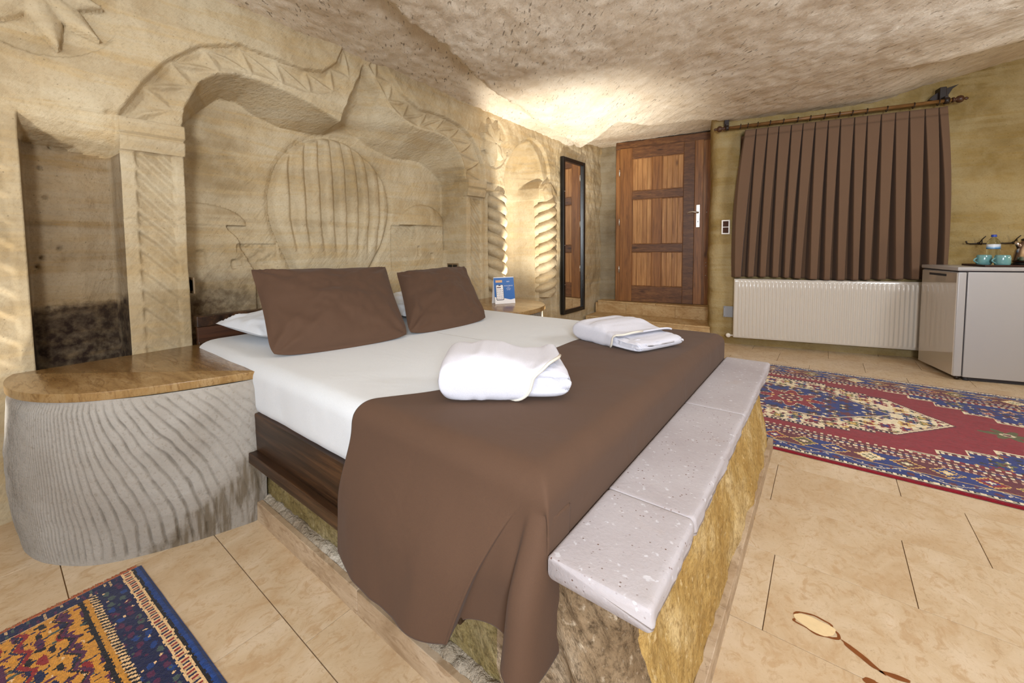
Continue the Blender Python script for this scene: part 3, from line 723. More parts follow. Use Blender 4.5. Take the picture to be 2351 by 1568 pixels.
for (a, b) in ((.115, .78), (.85, 1.515)): box('pane', a, b, .32, .326, .87, 2.20, M_GLASS, W1, 0, xf=XW)
box('reveal', .02, 1.62, .44, .46, .75, 2.35, plain('dark recess backing', srgb(30, 28, 26), .9, .1), W1, 0, xf=XW)  # dark sheet behind the panes; the recess's shade is put into its colour

# door wall behind the door frame
DA = np.array([-2.262, 5.614]); DB = np.array([-1.128, 5.839]); dd = (DB - DA) / np.linalg.norm(DB - DA); DROT = math.atan2(dd[1], dd[0])
XD = Matrix.Translation((DA[0], DA[1], 0)) @ Matrix.Rotation(DROT, 4, 'Z')
dn = np.array([-dd[1], dd[0]])
p0 = DA - dd * .5 + dn * .10; p1 = dd * 2.1
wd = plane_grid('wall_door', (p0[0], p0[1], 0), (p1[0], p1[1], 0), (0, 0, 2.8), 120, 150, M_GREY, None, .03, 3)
struct(wd, 'greyish tuff wall behind the wooden door', 'wall')
wr = plane_grid('wall_right', (2.62, -3.0, 0), (0, 9, 0), (0, 0, 2.9), 120, 60, M_FAR, None, .04, 2, flip=True); struct(wr, 'hewn wall on the right, outside the picture', 'wall')
wn = plane_grid('wall_near', (-2.6, -2.9, 0), (5.3, 0, 0), (0, 0, 2.9), 100, 60, M_TUFF, None, .04, 2, flip=True); struct(wn, 'hewn wall behind the viewer', 'wall')

# ---- entrance steps (travertine risers and treads)
ST = empty('entrance_steps', (-1.7, 5.12, 0), 'two travertine steps leading up to the wooden door', 'steps')
XS1 = Matrix.Translation((-2.442, 5.092, 0)) @ Matrix.Rotation(math.atan2(.063, 1.48), 4, 'Z')
XS2 = Matrix.Translation((-2.442, 5.476, 0)) @ Matrix.Rotation(math.atan2(.082, 1.38), 4, 'Z')
for (a, b) in ((-.03, .62), (.622, 1.478)): box('riser', a, b, .006, .03, 0, .142, M_STEP, ST, .002, xf=XS1)
for (a, b) in ((-.03, .50), (.502, 1.482)): box('tread', a, b, 0, .46, .142, .164, M_STEP, ST, .004, xf=XS1)
box('side_riser', 1.455, 1.478, .03, .42, 0, .142, M_STEP, ST, .002, xf=XS1)
for (a, b) in ((-.03, .36), (.362, .98), (.982, 1.40)): box('riser', a, b, .006, .03, .164, .306, M_STEP, ST, .002, xf=XS2)
for (a, b) in ((-.03, .74), (.742, 1.42)): box('tread', a, b, 0, .62, .306, .328, M_STEP, ST, .004, xf=XS2)
box('core', 0, 1.45, .03, .43, 0, .141, M_MORTAR, ST, 0, xf=XS1)
box('core', 0, 1.38, .03, .40, .0, .305, M_MORTAR, ST, 0, xf=XS2)
box('skirting', 1.402, 1.44, -.02, .05, .30, .365, M_STEP, ST, .003, xf=XS2)
box('skirting', -.05, -.03, -.03, .30, .164, .30, M_STEP, ST, .003, xf=XS2)

# ---- door
DO = empty('door_1', (DA[0] + dd[0] * .55, DA[1] + dd[1] * .55, .328), 'panelled brown wooden door with pale lever handle above the two steps', 'door', rz=0); DO['kind'] = 'structure'
W_, ZB, ZT = 1.156, .328, 2.452
box('jamb', 0, .085, -.06, .10, ZB, ZT - .002, M_DOORF, DO, .004, xf=XD)
box('jamb', W_ - .125, W_, -.06, .10, ZB, ZT + .01, M_DOORF, DO, .004, xf=XD)
box('lintel', .0, W_, -.07, .10, ZT - .075, ZT + .02, M_DOORH, DO, .006, xf=XD)
lx0, lx1 = .06, W_ - .10; yf = -.085
def st(a, b, c, d, m=M_DOORF, name='stile', y=yf): return box(name, a, b, y, y + .05, c, d, m, DO, .003, xf=XD)
st(lx0, lx0 + .155, ZB + .004, ZT - .07); st(lx1 - .22, lx1 - .095, ZB + .004, ZT - .07, M_DOORH); st(lx1 - .094, lx1, ZB + .004, ZT - .07)
xa, xb = lx0 + .155, lx1 - .22; mid0, mid1 = (xa + xb) / 2 - .06, (xa + xb) / 2 + .055
rails = [(ZB + .004, ZB + .215), (1.00, 1.105), (1.70, 1.81), (2.24, ZT - .07)]
for (c, d) in rails: st(xa, xb, c, d, M_DOORH, 'rail')
for (c, d) in ((.543, 1.00), (1.105, 1.70), (1.81, 2.24)):
    st(mid0, mid1, c, d, M_DOORF, 'muntin', yf + .004)
    for (a, b) in ((xa, mid0), (mid1, xb)):
        nb = 4; w1 = (b - a) / nb
        for i in range(nb): box('board', a + i * w1 + .0008, a + (i + 1) * w1 - .0008, yf + .018, yf + .036, c, d, M_DOORP, DO, .002, xf=XD)
        for (e, f_, g, h) in ((a, a + .010, c, d), (b - .010, b, c, d), (a, b, c, c + .010), (a, b, d - .010, d)):
            box('panel_bead', e, f_, yf + .008, yf + .02, g, h, M_DOORF, DO, .003, xf=XD)
pl = box('handle_plate', lx1 - .072, lx1 - .030, yf - .008, yf, 1.305, 1.585, M_STEEL, DO, .003, xf=XD)
HPL = pl
hx = lx1 - .05
def lw(p): v = XD @ Vector(p); return tuple(v)
tube('door_handle', [lw((hx, yf - .004, 1.487)), lw((hx, yf - .045, 1.487)), lw((hx - .012, yf - .052, 1.489)), lw((hx - .06, yf - .052, 1.497)), lw((hx - .10, yf - .05, 1.493)), lw((hx - .125, yf - .045, 1.482))], .008, M_STEEL, DO, 10, radii=[.011, .011, .011, .008, .006, .005])['label'] = 'slim curved pale lever'
box('keyhole', hx - .004, hx + .004, yf - .0088, yf - .006, 1.363, 1.388, M_GAP, HPL, 0, xf=XD)
for (a, z) in ((-.012, 1.573), (.004, 1.573), (-.012, 1.315), (.004, 1.315)): lathe('screw', [(0, 0), (.003, 0), (.003, .002), (0, .002)], M_BRONZE, HPL, lw((hx + a, yf - .008, z)), 8, axis=tuple(-np.array([dn[0], dn[1], 0])))
for z in (2.02, 1.36, .72): lathe('hinge', [(0, 0), (.008, 0), (.008, .085), (0, .09)], M_STEEL, DO, lw((.052, yf - .006, z)), 10)
for z in (1.49, .86, .82, .70): lathe('screw', [(0, 0), (.006, 0), (.005, .004), (0, .004)], M_PLASTIC, DO, lw((W_ - .055, -.061, z)), 8, axis=tuple(-np.array([dn[0], dn[1], 0])))

# ================================================================== THE BED
# ---- stone bed base
BB = empty('stone_bed', (-1.2, 1.5, 0), 'hewn stone bed base with travertine skirting and dark wooden side rail', 'bed base')
def base_rock():
    # walk round the base: near side -> rounded corner -> foot side -> far side
    y0, x1, y1 = .705, -.255, 2.46
    pts = []
    for x in np.arange(-2.45, x1 - .05, .009): pts.append((x, y0, 0, -1, 0))
    for a in np.linspace(0, 1, 12)[1:-1]:
        th = a * math.pi / 2; pts.append((x1 - .05 + .05 * math.sin(th), y0 + .05 - .05 * math.cos(th), math.sin(th), -math.cos(th), .5))
    for y in np.arange(y0 + .05, y1 + .12, .009): pts.append((x1, y, 1, 0, 1))
    for x in np.arange(x1, -2.4, -.05): pts.append((x, y1 + .12, 0, 1, 1))
    A = np.array(pts); zs = np.arange(0, .4701, .009)
    I, Z = np.meshgrid(np.arange(len(A)), zs, indexing='ij'); X, Y, NX, NY, K = [A[I, k] for k in range(5)]
    s = np.arange(len(A))[I] * .009
    corner = np.exp(-((X + .30) / .20) ** 2) * np.exp(-((Y - .70) / .12) ** 2)
    out = fbm(s * 3, Z * 3, 4) * .022 + fbm(s * 22, Z * 22, 3) * .008
    out = out + np.where(K >= .5, .050 * (1 - sstep(.0, .42, Z)) , 0) + corner * (.02 + .03 * fbm(s * 6, Z * 8 + s * 6, 4) * 2)
    nearside = (K == 0)
    out = np.where(nearside & (Z > .28) & (X < -.62), out * .2 - .01, out)
    out = out - np.where(K >= 1, .02 * sstep(.4, .47, Z), 0)
    P = np.stack([X + NX * out, Y + NY * out, np.where(K == 0, np.minimum(Z, .428), np.minimum(Z, .457))], -1)
    c = ((X > -.56) & (K == 0)) | (K == .5); c = c[:-1, :-1]
    side = (K == 0)[:-1, :-1] & ~c; foot = ~(side | c)
    grid_obj('stone_side', P, M_ROCKS, BB, mask=side, flip=True)['label'] = 'olive rough stone on the near side'
    grid_obj('stone_corner', P, M_ROCKC, BB, mask=c, flip=True)['label'] = 'dark striated stone at the near corner'
    grid_obj('stone_foot', P, M_ROCKY, BB, mask=foot, flip=True)['label'] = 'yellow rough stone at the foot end'
base_rock()
box('stone_core', -2.44, -.31, .75, 2.50, 0, .43, M_ROCKS, BB, 0)
# dark wooden rails on the near side
box('side_rail', -1.80, -.50, .655, .70, .292, .440, M_WOODD, BB, .003)
box('rail_ledge', -1.77, -.60, .625, .70, .250, .293, M_WOODD, BB, .004)
# travertine skirting pieces (near side, foot side)
for (a, b, dz) in ((-1.745, -1.046, 0), (-1.044, -.44, -.004), (-.438, -.205, -.012)): box('skirting_tile', a, b, .651, .672, -.005, .078 + dz, M_SKIRT, BB, .002)
for (a, b) in ((.66, 1.27), (1.272, 1.90), (1.902, 2.597)): box('skirting_tile', -.212, -.190, a, b, -.005, .062, M_SKIRT, BB, .002)
# mortar crumbs behind the skirting
def crumbs(name, x0, x1, y0, y1, z, along):
    n = 220; S = np.linspace(0, 1, n); Tt = np.linspace(0, 1, 9); A, B = np.meshgrid(S, Tt, indexing='ij')
    X = x0 + (x1 - x0) * (A if along == 'x' else B); Y = y0 + (y1 - y0) * (B if along == 'x' else A)
    Z = z + .018 * np.sin(np.pi * B) * .6 + .018 * fbm(X * 40, Y * 40, 4) * np.sin(np.pi * np.clip(B + .1, 0, 1)) + .012 * (B if along == 'x' else (1 - B))
    return grid_obj(name, np.stack([X, Y, Z], -1), M_MORTAR, BB, flip=(along != 'x'))
crumbs('mortar_bed', -1.745, -.24, .668, .712, .072, 'x'); crumbs('mortar_bed', -.262, -.210, .70, 2.6, .052, 'y')
# pale stone blob at the near corner
# ---- bench slabs along the foot end
def foot_slab(y0, y1, label, first=False, x0=-.392, x1=-.196, z1=.502, th=.045):
    nx, ny = 34, max(12, int((y1 - y0) / .012)); r = .010
    # rounded-rect profile swept along y with chipped outer lower edge
    prof = []
    def arc(cx, cz, a0, a1):
        for t in np.linspace(a0, a1, 5): prof.append((cx + r * math.cos(t), cz + r * math.sin(t)))
    arc(x0 + r, z1 - r, math.pi, math.pi / 2)
    for x in np.linspace(x0 + 2 * r, x1 - 2 * r, 10): prof.append((x, z1))
    arc(x1 - r, z1 - r, math.pi / 2, 0)
    for z in np.linspace(z1 - 2 * r, z1 - th + r, 4): prof.append((x1, z))
    arc(x1 - r, z1 - th + r, 0, -math.pi / 2)
    for x in np.linspace(x1 - 2 * r, x0 + 2 * r, 6): prof.append((x, z1 - th))
    arc(x0 + r, z1 - th + r, -math.pi / 2, -math.pi)
    Q = np.array(prof); ysn = np.concatenate([[y0, y0 + .002, y0 + .006], np.linspace(y0 + .012, y1 - .008, ny), [y1 - .003, y1]])
    P = np.zeros((len(ysn), len(Q), 3)); c = Q.mean(0)
    for i, y in enumerate(ysn):
        e = min(y - y0, y1 - y); k = 1 - .05 * max(0, 1 - e / .006)
        for j, (x, z) in enumerate(Q):
            X = c[0] + (x - c[0]) * (1 - .035 * max(0, 1 - e / .006)); Z = c[1] + (z - c[1]) * k
            n1 = float(fbm(np.array(y * 25.), np.array(z * 40. + 5), 3))
            if x > x1 - r * .9: X += .006 * n1 * (1.3 if z < z1 - .02 else .4) - .002
            if z < z1 - th + .012: Z += .008 * n1
            P[i, j] = (X, y, Z)
    P = np.concatenate([np.repeat(P[:1].mean(1, keepdims=True), len(Q), 1), P, np.repeat(P[-1:].mean(1, keepdims=True), len(Q), 1)], 0)
    o = grid_obj('bench_slab', P, M_GSTONE, None, wv=True)
    return tag(o, label, 'stone slab', 'pale stone slabs capping the foot of the bed base')
foot_slab(.645, .926, 'speckled pale stone slab at the near overhanging end of the bed foot')
foot_slab(.930, 1.620, 'speckled pale stone slab in the middle of the bed foot ledge')
foot_slab(1.624, 2.425, 'speckled pale stone slab at the far end of the bed foot, nearest the radiator')

# ---- headboard
HB = empty('headboard', (-2.50, 1.7, .43), 'low dark wooden headboard behind the pillows', 'headboard')
box('board', -2.515, -2.490, .69, 2.72, .43, .690, M_WOODY, HB, .002); box('cap_rail', -2.530, -2.476, .685, 2.74, .692, .748, M_WOODD, HB, .005)
box('lower_rail', -2.492, -2.480, .69, 2.72, .60, .618, M_WOODD, HB, .003)

# ---- mattress with white sheet
def softbox(name, x0, x1, y0, y1, z0, z1, r, m, parent=None, nx=90, ny=80, crown=.0, amp=.003):
    # closed soft box: top + sides by mapping a cube-sphere like grid
    bm = bmesh.new(); bmesh.ops.create_grid(bm, x_segments=nx, y_segments=ny, size=1)
    P = np.array([v.co[:] for v in bm.verts]); bm.free()
    return None
def mat_profile(x0, x1, y0, y1, z0, z1, r, n=90, k=26):
    # superellipse rings from the bottom edge up over the top to the centre
    rings = []
    t = np.linspace(0, 2 * math.pi, 4 * n, endpoint=False)
    def rect(hx, hy, rc):
        # rounded rectangle sampled by angle, constant param
        pts = []
        for a in t:
            c, s = math.cos(a), math.sin(a); e = .11
            u = math.copysign(abs(c) ** e, c); v = math.copysign(abs(s) ** e, s)
            pts.append((u * hx, v * hy))
        return np.array(pts)
    hx, hy = (x1 - x0) / 2, (y1 - y0) / 2; cx, cy = (x0 + x1) / 2, (y0 + y1) / 2
    base = []
    # even perimeter parametrisation
    per = []
    N1, N2 = 100, 90
    for i in range(N1): per.append((-1 + 2 * i / N1, -1))
    for i in range(N2): per.append((1, -1 + 2 * i / N2))
    for i in range(N1): per.append((1 - 2 * i / N1, 1))
    for i in range(N2): per.append((-1, 1 - 2 * i / N2))
    per = np.array(per)
    def ring(ins, z, rc):
        X = per[:, 0] * (hx - ins); Y = per[:, 1] * (hy - ins)
        # round the vertical corners
        ex = (hx - ins) - np.abs(X); ey = (hy - ins) - np.abs(Y)
        m = (ex < rc) & (ey < rc)
        vx, vy = rc - ex, rc - ey; L = np.maximum(np.maximum(vx, vy), 1e-6); H = np.hypot(vx, vy) + 1e-9; f = L / H
        X = np.where(m, np.sign(X) * ((hx - ins) - rc + vx * f), X); Y = np.where(m, np.sign(Y) * ((hy - ins) - rc + vy * f), Y)
        return np.stack([cx + X, cy + Y, np.full(len(X), z)], 1)
    out = [ring(.02, z0, .05), ring(.004, z0 + .012, .06)]
    for z in np.linspace(z0 + .03, z1 - r, 8): out.append(ring(0, z, .07))
    for a in np.linspace(0, math.pi / 2, 9)[1:]: out.append(ring(r * (1 - math.cos(a)), z1 - r + r * math.sin(a), .07))
    for q in np.linspace(0, 1, 26)[1:]:
        i = r + (min(hx, hy) - r - .001) * q; out.append(ring(i, z1, max(.07 * (1 - q * 3), .001)))
    return np.stack(out, 0)
MX0, MX1, MY0, MY1, MZ0, MZ1 = -2.47, -.405, .662, 2.40, .436, .632
Pm = mat_profile(MX0, MX1, MY0, MY1, MZ0, MZ1, .055)
Pm[..., 2] += np.where(Pm[..., 2] > .6, .006 * fbm(Pm[..., 0] * 2, Pm[..., 1] * 2, 3) - .010 * sstep(1.6, 2.4, Pm[..., 1]), 0)
Pm[..., 1] += np.where(Pm[..., 1] < .72, .004 * fbm(Pm[..., 0] * 6, Pm[..., 2] * 6, 3) * 1.5, 0)
mt = grid_obj('mattress', Pm, M_SHEET, wv=True); tag(mt, 'wide mattress under a taut white fitted sheet', 'mattress')

# ---- brown bed runner
def runner():
    nv = 420; hem = .224; r = .06
    ytop0, ytop1 = MY0 - .007, MY1 + .008; zt = MZ1 + .007
    near_len = zt - r - hem; arc = r * math.pi / 2; top = (ytop1 - r) - (ytop0 + r); far_len = .12
    tot = near_len + 2 * arc + top + far_len
    UM = np.linspace(0, 1, 110); UF = np.linspace(0, 1, 90)[1:]
    XE = -.405 + .007                          # plane just outside the mattress end
    P = np.zeros((len(UM) + len(UF), nv, 3)); V = np.linspace(0, 1, nv)
    for j in range(nv):
        L = V[j] * tot; h = 0.
        if L < near_len: y, z = ytop0, hem + L; h = 1 - L / near_len; y -= .040 * float(sstep(0, .6, h))
        elif L < near_len + arc: a = (L - near_len) / r; y, z = ytop0 + r - r * math.cos(a), zt - r + r * math.sin(a)
        elif L < near_len + arc + top: y, z = ytop0 + r + (L - near_len - arc), zt
        elif L < near_len + 2 * arc + top: a = (L - near_len - arc - top) / r; y, z = ytop1 - r + r * math.sin(a), zt - r + r * math.cos(a)
        else: y, z = ytop1, zt - r - (L - near_len - 2 * arc - top)
        xl = -1.055 + .15 * float(sstep(.60, .95, y)) + .02 * float(sstep(1.7, 2.3, y)) 
        zz0 = z - (.010 * float(sstep(1.6, 2.4, y)) if z > zt - .02 else 0)
        xm = XE - r                             # where the foot roll begins
        if h > 0:
            xa = xm + .012 - .165 * h ** .75
            for i, u in enumerate(UM):
                x = xl + (xa - xl) * u; yy = y - .040 * h * math.sin(math.pi * min(1, u * .94 + .03)) ** .8 - .012 * h * math.sin(u * 9.5) * u - .010 * h * u
                P[i, j] = (x, yy, zz0 - .012 * h * math.sin(math.pi * u))
            k = [(xa, y - .035 * h), (xa + .002 * h, y - .01 * h), (xa - .004 * h, y + .030 * h), (xm + .016 - .03 * h, y + .036 * h), (xm + .020 - .032 * h, y + .01 * h), (xm + .024 - .030 * h, y - .026 * h), (xm + .045 - .010 * h, y - .040 * h + .004 * (1 - h)), (XE - .004, y - .026 * h + .010), (XE + .004, y + .03), (XE + .004, y + .085 + .03 * h)]
            K = np.array(smooth_poly(k, 2)); S = np.r_[0, np.cumsum(np.hypot(*np.diff(K, axis=0).T))]; S /= S[-1]
            for i, u in enumerate(UF):
                P[len(UM) + i, j] = (np.interp(u, S, K[:, 0]), np.interp(u, S, K[:, 1]), min(zz0 + .045 * h * math.sin(math.pi * min(1, u * 1.5)) * (u < .67), zt - .0) + (.07 * h * h * u - .02 * h * u))
        else:
            for i, u in enumerate(UM): P[i, j] = (xl + (xm - xl) * u, y, zz0)
            Lf = arc + .17
            for i, u in enumerate(UF):
                d = u * Lf
                if d < arc: a = d / r; x = xm + r * math.sin(a); zr = zt - r * (1 - math.cos(a))
                else: x = XE; zr = zt - r - (d - arc)
                P[len(UM) + i, j] = (x + .002, y, min(zz0, zr))
    for _ in range(5):
        Q = P.copy(); Q[1:-1] = .25 * P[:-2] + .5 * P[1:-1] + .25 * P[2:]; Q[:, 1:-1] = .25 * Q[:, :-2] + .5 * Q[:, 1:-1] + .25 * Q[:, 2:]; P = Q
    P[..., 2] += .004 * fbm(P[..., 0] * 4, P[..., 1] * 4, 3) * (P[..., 2] > .6)
    P[..., 1] -= .014 * np.clip(fbm(P[..., 0] * 6, P[..., 2] * 2.0, 3) + .3, 0, 1) * sstep(.58, .40, P[..., 2]) * (P[..., 1] < .70)
    o = grid_obj('bed_runner', P, M_BROWN, None, flip=False)
    sm = o.modifiers.new('thick', 'SOLIDIFY'); sm.thickness = .004; sm.offset = 0
    return tag(o, 'brown bed runner draped across the foot of the bed and down its near side', 'bed runner')
runner()

# ---- pillows and cushions
def pillow(name, BL, BR, TR, TL, th, m, label, cat, group=None, sag=.02, seed=1, wr=.014, pinch=.09, face=None):
    BL, BR, TR, TL = [np.array(p, float) for p in (BL, BR, TR, TL)]
    nu, nv = 66, 50; U, V = np.meshgrid(np.linspace(0, 1, nu), np.linspace(0, 1, nv), indexing='ij')
    u = U * 2 - 1; v = V * 2 - 1
    us = U - pinch * .45 * u * (1 - v * v) * .5; vs_ = V - np.where(v > 0, pinch * .9, -.5 * pinch) * v * (1 - u * u) * .6; cr = .055 * (v < 0) + .02 * (v > 0); us = us - cr * .5 * u * np.abs(v) ** 8; vs_ = vs_ - cr * .5 * v * np.abs(u) ** 8
    Bs = ((1 - us) * (1 - vs_))[..., None] * BL + (us * (1 - vs_))[..., None] * BR + (us * vs_)[..., None] * TR + ((1 - us) * vs_)[..., None] * TL
    n = np.cross(BR - BL, TL - BL); n /= np.linalg.norm(n)
    if face is not None and np.dot(n, face) < 0: n = -n
    prof = (np.clip(1 - np.abs(u) ** 2.6, 0, 1) * np.clip(1 - np.abs(v) ** 2.6, 0, 1)) ** .62
    prof = prof * (1 - .20 * (u * u * v * v))
    wrk = fbm(U * 5 + seed, V * 5, 4) * wr * 1.6 + .012 * np.exp(-((V - .10 - .05 * np.sin(U * 9 + seed)) / .035) ** 2) * np.sin(U * 3.1 + seed) + .008 * np.exp(-((U - .07 - .04 * np.sin(V * 8)) / .03) ** 2)
    rad = np.exp(-((1 - np.abs(u)) / .42) ** 2) * np.exp(-((1 - np.abs(v)) / .55) ** 2) * prof ** .5
    pl = rad * np.sin(np.arctan2(1.02 - np.abs(v), 1.02 - np.abs(u)) * 11 + seed) * .022
    F = Bs + n * ((th * prof + wrk * prof * 1.5 + pl) * 1)[..., None]; Bk = Bs - n * (th * .8 * prof)[..., None]
    F[..., 2] -= sag * (prof * (1 - V))
    P = np.concatenate([F, Bk[:, ::-1]], 1)
    o = grid_obj(name, P, m, None, wv=True)
    return tag(o, label, cat, group)
pillow('pillow', (-1.95, .80, .690), (-1.95, 1.50, .690), (-2.40, 1.50, .755), (-2.40, .735, .715), .082, M_PILW, 'white pillow lying flat behind the left brown cushion', 'pillow', 'white pillows at the headboard', seed=4, face=(0, 0, 1), pinch=.06)
pillow('pillow', (-1.93, 1.58, .675), (-1.93, 2.28, .675), (-2.40, 2.28, .75), (-2.40, 1.58, .75), .062, M_PILW, 'white pillow showing between the two brown cushions', 'pillow', 'white pillows at the headboard', seed=9, face=(0, 0, 1))
pillow('cushion', (-1.765, .738, .640), (-1.625, 1.365, .640), (-2.10, 1.585, .975), (-2.12, .81, .995), .105, M_BROWN, 'large brown cushion leaning nearest the stone nightstand on the left', 'cushion', 'brown cushions on the bed', seed=2, face=(1, -.3, .5), sag=.015)
pillow('cushion', (-1.65, 1.375, .640), (-1.62, 1.985, .640), (-2.15, 2.36, .945), (-2.10, 1.66, .935), .095, M_BROWN, 'brown cushion leaning further along the bed, slumped to the right', 'cushion', 'brown cushions on the bed', seed=6, face=(1, -.3, .5), sag=.015)

# ---- folded towels
def towel(cx, cy, ang, L, Wd, H, hl, hr, label, flap_a, flap_b, z0=.645, seed=0, layers=3):
    root = empty('towel', (cx, cy, z0), label, 'towel', 'folded white towels on the brown runner', rz=ang)
    ca, sa = math.cos(ang), math.sin(ang)
    def toW(X, Y, Z): return np.stack([cx + X * ca - Y * sa, cy + X * sa + Y * ca, z0 + Z], -1)
    nu, nv = 80, 64
    def shell(inf, du=0):
        u = np.linspace(0, 1, nu); t = np.linspace(0, 2 * math.pi, nv, endpoint=False); Ug, T = np.meshgrid(u, t, indexing='ij')
        x = (Ug * 2 - 1); endr = np.clip(1 - np.abs(x) ** 10, 0, 1) ** .5 * .93 + .07
        hh = (hl * (1 - sstep(.35, .8, Ug)) + hr * sstep(.35, .8, Ug)) / 2
        c, s = np.cos(T), np.sin(T); e = .42
        yy = np.sign(c) * np.abs(c) ** e * (Wd / 2 + inf) * (.93 + .07 * endr); zz = np.sign(s) * np.abs(s) ** (e * 1.1) * (hh + inf) * endr + hh
        X = x * (L / 2 + inf); n = fbm(Ug * 5 + seed, np.cos(T) * 1.3 + np.sin(T), 4) * .013
        return Ug, T, X, yy * (1 + n * 3), zz + n * (s > 0), hh
    # body: stacked folds
    Ug, T, X, Y, Z, hh = shell(0)
    side = np.abs(np.sin(T)) < .9
    groove = np.abs(((Z / (2 * hh)) * layers) % 1 - .5) > .40
    Y = Y - np.where(side & groove, np.sign(Y) * .008, 0); X = X - np.where(groove & (np.abs(X) > L * .40), np.sign(X) * .008, 0)
    P = toW(X, Y, np.maximum(Z, 0.001))
    P = np.concatenate([np.repeat(P[:1].mean(1, keepdims=True), nv, 1), P, np.repeat(P[-1:].mean(1, keepdims=True), nv, 1)], 0)
    grid_obj('folded_body', P, M_TOWEL, root, wv=True)
    # flap folded over one end, its hem running diagonally
    Ug, T, X, Y, Z, hh = shell(.009)
    lim = lambda t: flap_a + (flap_b - flap_a) * (t)
    # position around the section: 0 at front bottom -> 1 at back top
    tt = np.linspace(-math.pi * .42, math.pi * .80, 60); uu = np.linspace(0.0, 1, 60)
    Fp = np.zeros((60, 60, 3)); hemp = []
    for j, t in enumerate(tt):
        k = np.clip((t + math.pi * .5) / (math.pi * 1.0), 0, 1); ul = lim(k)
        for i, q in enumerate(uu):
            u = q * ul; x = (u * 2 - 1); endr = max(0, 1 - abs(x) ** 10) ** .5 * .93 + .07
            h2 = (hl * (1 - float(sstep(.35, .8, u))) + hr * float(sstep(.35, .8, u))) / 2
            lift = .011 + .012 * float(sstep(.8, 1, q)) * float(sstep(.3, .8, k))
            c, s = math.cos(t - 0), math.sin(t); e = .42
            # front is -y
            yy = -math.copysign(abs(c) ** e, c) * (Wd / 2 + lift) * (.93 + .07 * endr); zz = math.copysign(abs(s) ** (e * 1.1), s) * (h2 + lift) * endr + h2
            Fp[i, j] = (x * (L / 2 + .009), yy, max(zz + .009 * float(fbm(np.array(u * 9. + seed), np.array(t * 1.), 2)), .003))
    W3 = toW(Fp[..., 0], Fp[..., 1], Fp[..., 2])
    o = grid_obj('flap', W3, M_TOWEL, root); flap_ = o; sm = o.modifiers.new('thick', 'SOLIDIFY'); sm.thickness = .007; sm.offset = -1
    hp = [tuple(p) for p in W3[-1, 2:46:2]]
    h = tube('hem', hp, .0042, M_HEM, flap_, 8); h['label'] = 'cream stitched hem'
    return root
towel(-.765, 1.02, math.radians(38), .37, .24, .10, .118, .092, 'white folded towel nearest the viewer, diagonal flap with cream hem', .42, .93, .645, 1, 3)
towel(-.700, 1.87, math.radians(-20), .38, .30, .07, .085, .050, 'white folded towel further away with flat layered right end', .50, .80, .640, 5, 3)

